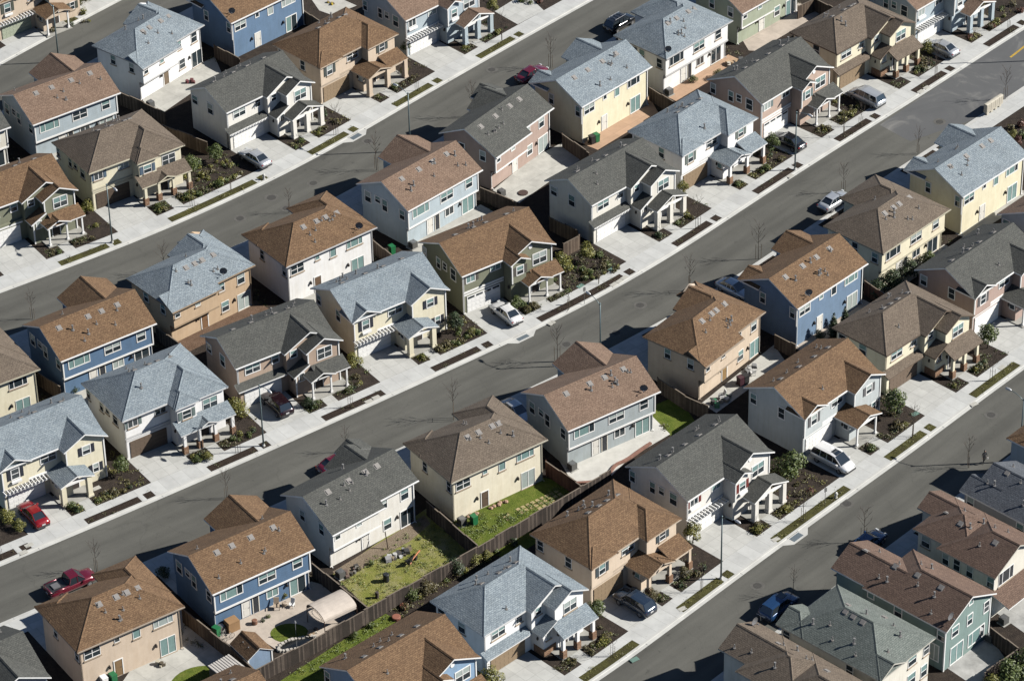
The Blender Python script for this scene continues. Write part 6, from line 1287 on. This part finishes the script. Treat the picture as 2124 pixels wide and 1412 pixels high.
def drum(px, z, rr, m, label, cat, nm):
    p = G(*px, z / 2); b = MB(); b.tube([(0, 0, 0), (0, 0, z * .1), (0, 0, z * .5), (0, 0, z * .92), (0, 0, z)], [rr * .9, rr, rr * .96, rr, rr * .85], 14); o = b.build(nm, m, None, (p.x, p.y, 0)); return tag(o, label, cat)
drum((801, 1197), .95, .33, plain('dark drum', (.04, .045, .05), .45, .4), 'dark round barrel on the patchy lawn', 'barrel', 'barrel'); drum((782, 1233), .75, .2, plain('dark stump', (.05, .035, .03), .8), 'small dark stool on the patchy lawn', 'stool', 'garden_stool'); drum((528, 1289), .5, .3, plain('clay pot', (.20, .09, .05), .7), 'clay pot near the back door of the blue house', 'flower pot', 'flower_pot'); drum((590, 1252), .42, .26, plain('pale clay pot', (.42, .34, .26), .7), 'pale pot under the bright green potted bush', 'flower pot', 'flower_pot'); drum((838, 1257), .35, .45, plain('terracotta pot', (.28, .10, .06), .7), 'terracotta planter ring nearest the dark fence', 'planter', 'planter'); drum((822, 1280), .35, .45, plain('terracotta pot', (.28, .10, .06), .7), 'terracotta planter ring beside the bottom white house roof', 'planter', 'planter'); drum((1085, 400), .12, .6, plain('rust fire bowl', (.06, .03, .022), .8), 'round rusty fire bowl on the white patio', 'fire bowl', 'fire_bowl')
# orange excavator toy arm on the lawn
p = G(862, 1160, 0); r = thing('lawn_slide', 'bent orange plastic play slide lying on the patchy lawn', 'play slide', (p.x, p.y, 0), 1.0); ORG = plain('orange plastic', (.45, .13, .035), .6)
b = MB(); b.tube([(-1.0, 0, .1), (-.45, .05, .36), (0, 0, .5)], .085, 6); b.build('lower_arm', ORG, r); b = MB(); b.tube([(0, 0, .5), (.5, .1, .45), (1.1, .2, .36)], .08, 6); b.build('upper_arm', ORG, r); b = MB(); b.box(-.15, .15, -.15, .15, 0, .44); b.build('stand', BLACKM, r)
# clutter heaps
def heap(px, n, spread, cols, label, seed):
    rnd = random.Random(seed); p = G(*px, 0); r = thing('clutter_pile', label, 'clutter', (p.x, p.y, 0), .7, 'heaps of yard clutter')
    for i in range(n):
        x, y = rnd.uniform(-spread, spread), rnd.uniform(-.4, .4); s = rnd.uniform(.12, .36); b = MB(); a = rnd.uniform(0, 3)
        if rnd.random() < .5: b.prism([(-s, 0), (s, 0), (s * .8, s * 1.3), (-s * .7, s * 1.1)], -s * .8, s * .9, 'y'); k = 'crate'
        else: b.tube([(0, 0, 0), (0, 0, s * 1.4)], [s * .8, s * .7], 9); k = 'bucket'
        b.build(k, plain('clutter %s' % (cols[i % len(cols)],), cols[i % len(cols)], .6), r, (x, y, 0), a)
heap((830, 1150), 16, 1.6, [(.5, .5, .48), (.08, .07, .06), (.2, .16, .1), (.03, .03, .03), (.3, .3, .3)], 'heap of grey clutter at the back wall of the off-white house', 1); heap((730, 1187), 8, .9, [(.05, .045, .04), (.15, .1, .08), (.2, .19, .17)], 'dark clutter beside the air conditioner of the off-white house', 2); heap((1497, 832), 18, 1.2, [(.55, .55, .53), (.03, .2, .09), (.45, .45, .42), (.06, .06, .06), (.3, .28, .24)], 'white and green clutter against the peach house wall', 3); heap((1560, 768), 6, .7, [(.5, .5, .48), (.2, .2, .2)], 'small clutter by the sliding door of the peach house', 4); heap((327, 1380), 5, .6, [(.5, .46, .36), (.1, .08, .05), (.55, .53, .5)], 'small clutter under the sliding door of the beige house', 5); heap((395, 172), 4, .7, [(.16, .04, .05), (.12, .03, .03)], 'row of dark red flower pots on the white concrete patio', 6); heap((1520, 130), 7, 1.1, [(.5, .36, .22), (.1, .1, .1), (.55, .5, .42)], 'clutter on the ochre patio beside the white house', 7); heap((690, 6), 5, .8, [(.6, .45, .03), (.2, .15, .08), (.5, .45, .3)], 'yellow play things in the white yard at the top', 8); heap((655, 1310), 6, 1.0, [(.55, .5, .42), (.2, .14, .1), (.4, .3, .2)], 'garden clutter under the gazebo', 9)
# plank leaning on the off-white wall
b = MB(); q0 = G(805, 1138, 0); b.tube([(0, 0, 0), (-.25, .5, 1.9)], .07, 4); tag(b.build('leaning_plank', plain('brown plank', (.09, .05, .03), .8), None, (q0.x, q0.y, 0)), 'brown plank leaning on the back wall of the off-white house', 'plank')
# pavers in the green lawn
q0 = G(1075, 1060, .01); a = hang('f4'); r = thing('paver_grid', 'grid of yellow stepping pavers by the sliding door', 'pavers', (q0.x, q0.y, 0), a); PV = noisy('sandy paver', (.46, .37, .19), .12, 3)
for i in range(9):
    for j in range(4):
        if i < 3 and j > 1: continue
        b = MB(); b.box(i * .62, i * .62 + .42, -j * .6 - .42 + .5, -j * .6 + .5, -.02, .02); b.build('paver', PV, r)
for q, l in (((1046, 1072), 'pair of lone yellow pavers in the green lawn'),):
    p = G(*q, 0); r = thing('stepping_pavers', l, 'pavers', (p.x, p.y, 0), a)
    for x, y in ((0, 0), (.5, .12), (.1, -.5)): b = MB(); b.box(x - .2, x + .2, y - .2, y + .2, -.02, .02); b.build('paver', PV, r)
# tumbled stone edging
rnd = random.Random(5); SR = noisy('pinkish stones', (.44, .29, .20), .2, 4)
for x0, x1, l in ((969, 1000, 'short row of pinkish stones left of the back door'), (1012, 1055, 'long row of pinkish stones right of the back door')):
    p = G(x0, 1074 - (x0 - 969) * .44, 0); e = G(x1, 1074 - (x1 - 969) * .44, 0); r = thing('stone_edging', l, 'stones', (p.x, p.y, 0), 0, 'stone edging in the green lawn')
    for i in range(int((e - p).length / .3)):
        q = (e - p) * (i / ((e - p).length / .3)); s = rnd.uniform(.13, .24); o = q + Vector((rnd.uniform(-.2, .2), rnd.uniform(-.25, .25), 0)); b = MB(); b.tube([(0, 0, -.05), (0, 0, s * .5), (0, 0, s)], [s, s * 1.1, s * .6], 7); b.build('stone', SR, r, tuple(o))
# cluster mailboxes
p = G(2043, 240, 0); MBX = noisy('mailbox sand paint', (.56, .52, .43), .04)
k_, _ = s_of('S2', p.to_2d()); dd = at_s('S2', k_ + 1, 0) - at_s('S2', k_ - 1, 0); ma = math.atan2(dd.y, dd.x)
for i in range(4):
    r = thing('cluster_mailbox', ['leftmost beige cluster mailbox of the four on the sidewalk', 'second beige cluster mailbox from the left of the four', 'third beige cluster mailbox from the left of the four', 'rightmost beige cluster mailbox of the four, next to the sapling'][i], 'mailbox', (p.x + math.cos(ma) * i * .82, p.y + math.sin(ma) * i * .82, 0), ma, 'cluster mailboxes'); b = MB(); b.box(0, .78, -.25, .25, .35, 1.5); b.build('cabinet', MBX, r); t = MB(); t.prism([(-.27, 1.5), (.27, 1.5), (.12, 1.56), (-.12, 1.56)], -.01, .79, 'x'); t.build('hood', MBX, r); g = MB(); g.box(.2, .58, -.15, .15, -.02, .35); g.build('pedestal', MBX, r); d = MB()
    for u in range(2):
        for w in range(5): d.box(.05 + u * .36, .37 + u * .36, -.262, -.25, .45 + w * .2, .62 + w * .2)
    d.build('mail_doors', noisy('mail door', (.50, .46, .38), .05), r)
# hydrants, signs, utility lids
def hydrant(px, label):
    p = G(*px, 0); r = thing('fire_hydrant', label, 'hydrant', (p.x, p.y, 0), .4, 'fire hydrants'); m = plain('white hydrant', (.62, .62, .58), .5); b = MB(); b.tube([(0, 0, 0), (0, 0, .08), (0, 0, .1), (0, 0, .55), (0, 0, .68), (0, 0, .76)], [.18, .18, .12, .12, .14, .04], 10); b.build('barrel', m, r)
    for v in ((.22, 0), (-.22, 0), (0, -.22)): q = MB(); q.tube([(0, 0, .45), (v[0], v[1], .45)], .07, 8); q.build('outlet', m, r)
hydrant((1734, 1032), 'white fire hydrant in the weedy strip by the red-shuttered house'); hydrant((548, 372), 'white fire hydrant in the strip below the beige house bed')
def sign(px, label):
    p = G(*px, 0); r = thing('sign_post', label, 'sign', (p.x, p.y, 0), .5, 'small sign posts'); b = MB(); b.tube([(0, 0, 0), (0, 0, 2.3)], .03, 6); b.build('post', METAL, r); s = MB(); s.box(-.16, .16, -.05, -.03, 1.75, 2.25); s.build('panel', plain('sign back', (.3, .3, .3), .5, .4), r)
sign((1711, 1047), 'thin sign post in the weedy strip left of the hydrant'); sign((1212, 630), 'thin sign post on the kerb before the olive house')
def lids(pts, c, label, grp):
    for i, q in enumerate(pts):
        p = G(*q, 0); b = MB(); b.box(-.45, .45, -.28, .28, -.01, .02); o = b.build('utility_lid', c, None, (p.x, p.y, 0), ma if q[1] < 800 else .6); l = MB(); l.box(-.36, .36, -.2, .2, .02, .028); k = l.build('cover_plate', c, o); tag(o, label[i] if isinstance(label, list) else label, 'utility lid', grp)
LID = noisy('concrete lid', (.50, .49, .44), .1, 3); LID2 = plain('green plastic lid', (.14, .24, .20), .6)
lids([(1273, 590), (1285, 583), (1295, 576)], LID, 'one of three concrete lids in the dark strip by the olive house', 'concrete utility lids in a row'); lids([(60, 1130), (48, 1145)], LID, 'one of two concrete lids in the strip at the left edge', 'concrete utility lids at the left edge')
lids([(765, 832), (780, 824)], LID, 'one of two concrete lids in the strip before the tan house', 'utility lids before the tan house'); lids([(1639, 365)], LID, ['concrete lid beside the lamp post by the dark sedan'], 'utility lids'); lids([(1910, 190), (1922, 182)], LID, 'one of two concrete lids in the strip below the minivan', 'utility lids below the minivan'); lids([(200, 1012)], LID, ['pale lid at the left end of the long strip by the red car'], 'utility lids'); lids([(1144, 670)], LID, ['pale lid in the strip above the storm drain'], 'utility lids'); lids([(1609, 1118), (1415, 1262)], LID, ['pale lid in the weedy strip by the lower storm drain', 'pale lid in the weedy strip left of the lower lamp'], 'utility lids'); lids([(2020, 838), (2078, 762)], LID, ['pale lid in the strip before the grey gabled house', 'pale lid in the strip at the right edge'], 'utility lids'); lids([(1316, 1367)], LID2, ['small green lid in the strip before the white bottom house'], 'utility lids'); lids([(1860, 890), (1898, 858)], LID2, ['green lid in the bed left of the grey house path', 'green lid in the mulch bed before the grey gabled house'], 'utility lids'); lids([(1268, 558), (1204, 593)], LID2, ['green lid at the right end of the olive house bed', 'green lid left of the lamp head by the olive house'], 'utility lids'); lids([(492, 366)], LID, ['round pale lid in the bed of the beige house'], 'utility lids'); lids([(1926, 140)], LID, ['pale pad in the bed below the cream taupe-gabled house'], 'utility lids')
# walking person
p = G(2041, 961, -.1); r = thing('person', 'person in dark clothes walking on the street beside the slate roof', 'person', (p.x, p.y, -.1), R(200))
def skin_body():
    V = [(0, 0, .92), (0, 0, 1.12), (0, .01, 1.36), (0, .015, 1.48), (0, .03, 1.56), (0, .04, 1.68), (.10, 0, .88), (.13, .10, .48), (.13, .02, .10), (.13, .16, .05), (-.10, 0, .88), (-.12, -.06, .48), (-.12, -.28, .12), (-.12, -.16, .04), (.19, 0, 1.40), (.25, -.06, 1.14), (.27, .06, .92), (.27, .11, .84), (-.19, 0, 1.40), (-.26, .02, 1.14), (-.24, .18, 1.0), (-.22, .25, .96)]
    E_ = [(0, 1), (1, 2), (2, 3), (3, 4), (4, 5), (0, 6), (6, 7), (7, 8), (8, 9), (0, 10), (10, 11), (11, 12), (12, 13), (2, 14), (14, 15), (15, 16), (16, 17), (2, 18), (18, 19), (19, 20), (20, 21)]
    RD = [.15, .14, .17, .06, .075, .09, .095, .065, .045, .04, .095, .065, .045, .04, .065, .048, .035, .03, .065, .048, .035, .03]
    me = bpy.data.meshes.new('body'); me.from_pydata(V, E_, []); o = bpy.data.objects.new('body', me); COL.objects.link(o); m = o.modifiers.new('skin', 'SKIN'); o.modifiers.new('sub', 'SUBSURF').levels = 2; o.modifiers['sub'].render_levels = 2
    for i, q in enumerate(RD): me.skin_vertices[0].data[i].radius = (q, q * .8)
    me.skin_vertices[0].data[0].use_root = True; return o
sk = skin_body(); sk.data.materials.append(plain('dark clothes', (.022, .024, .032), .8)); sk.parent = r
b = MB(); b.tube([(0, .05, 1.52), (0, .055, 1.6), (0, .06, 1.7), (0, .05, 1.76)], [.05, .095, .095, .04], 10); b.build('face', plain('skin tone', (.28, .17, .12), .6), r, smooth=True)
b = MB(); b.tube([(0, .0, 1.56), (0, .015, 1.66), (0, .03, 1.77), (0, .04, 1.80)], [.07, .105, .09, .03], 10); b.build('hair', plain('dark hair', (.015, .012, .01), .6), r, smooth=True)
for s, y, z in ((.27, .12, .82), (-.215, .27, .94)):
    b = MB(); b.tube([(s, y - .03, z + .05), (s, y + .01, z - .02)], [.03, .034], 6)
    for f in range(4): u = (f - 1.5) * .017; b.tube([(s + u * .3, y + .005 + u, z - .015), (s + u * .3, y + .02 + u, z - .055 - .008 * (f in (1, 2))), (s, y + .008 + u, z - .09 - .01 * (f in (1, 2)))], [.0095, .009, .007], 5)
    b.tube([(s, y + .03, z + .02), (s, y + .06, z - .015)], [.01, .008], 5); b.build('hand', plain('skin tone', (.28, .17, .12), .6), r, smooth=True)
b = MB(); b.box(-.3, -.2, .2, .32, .75, .93); b.build('carried_bag', WHITE, r)
# two bicycles by the storage box
def bike(px, ang, label):
    p = G(*px, 0); r = thing('bicycle', label, 'bicycle', (p.x, p.y, 0), ang, 'bicycles')
    for x in (-.5, .5):
        b = MB(); b.tube([(x + .32 * math.cos(t), 0, .33 + .32 * math.sin(t)) for t in [q * math.pi / 9 for q in range(19)]], .022, 5); o = b.build('wheel', TYRE, r); s = MB()
        for q in range(6): s.tube([(x, 0, .33), (x + .3 * math.cos(q * 1.05), 0, .33 + .3 * math.sin(q * 1.05))], .006, 3)
        s.build('spokes', METAL, o)
    f = MB()
    for a, c in (((-.5, .33), (-.12, .32)), ((-.12, .32), (-.25, .78)), ((-.25, .78), (.36, .78)), ((.36, .78), (-.12, .32)), ((-.5, .33), (-.25, .78)), ((.5, .33), (.34, .9))): f.tube([(a[0], 0, a[1]), (c[0], 0, c[1])], .02, 5)
    f.build('frame', plain('pale bike paint', (.45, .42, .38), .4), r); h = MB(); h.tube([(.34, -.25, .95), (.34, .25, .95)], .016, 5); h.build('handlebar', BLACKM, r); s = MB(); s.box(-.36, -.14, -.06, .06, .8, .86); s.build('saddle', BLACKM, r)
bike((463, 1322), 1.1, 'pale bicycle beside the green bin in the gazebo yard'); bike((474, 1328), .8, 'second pale bicycle right of the other by the patio edge')
# umbrella pole and garden lamp in the gazebo yard
b = MB(); p = G(614, 1318, 0); b.tube([(0, 0, 0), (0, 0, 1.7)], .03, 6); b.tube([(0, 0, 1.7), (0, 0, 1.95)], [.13, .05], 8); tag(b.build('garden_lamp', plain('pale lamp metal', (.4, .42, .44), .4, .4), None, (p.x, p.y, 0)), 'pale post lamp beside the small round lawn in the gazebo yard', 'garden lamp')
_b = MB(); _c = G(600, 1312, 0); _b.poly([(_c.x + 1.9 * math.cos(t), _c.y + 1.5 * math.sin(t), .004) for t in [q * math.pi / 12 for q in range(24)]]); tag(_b.build('back_lawn', LAWN), kind='structure')
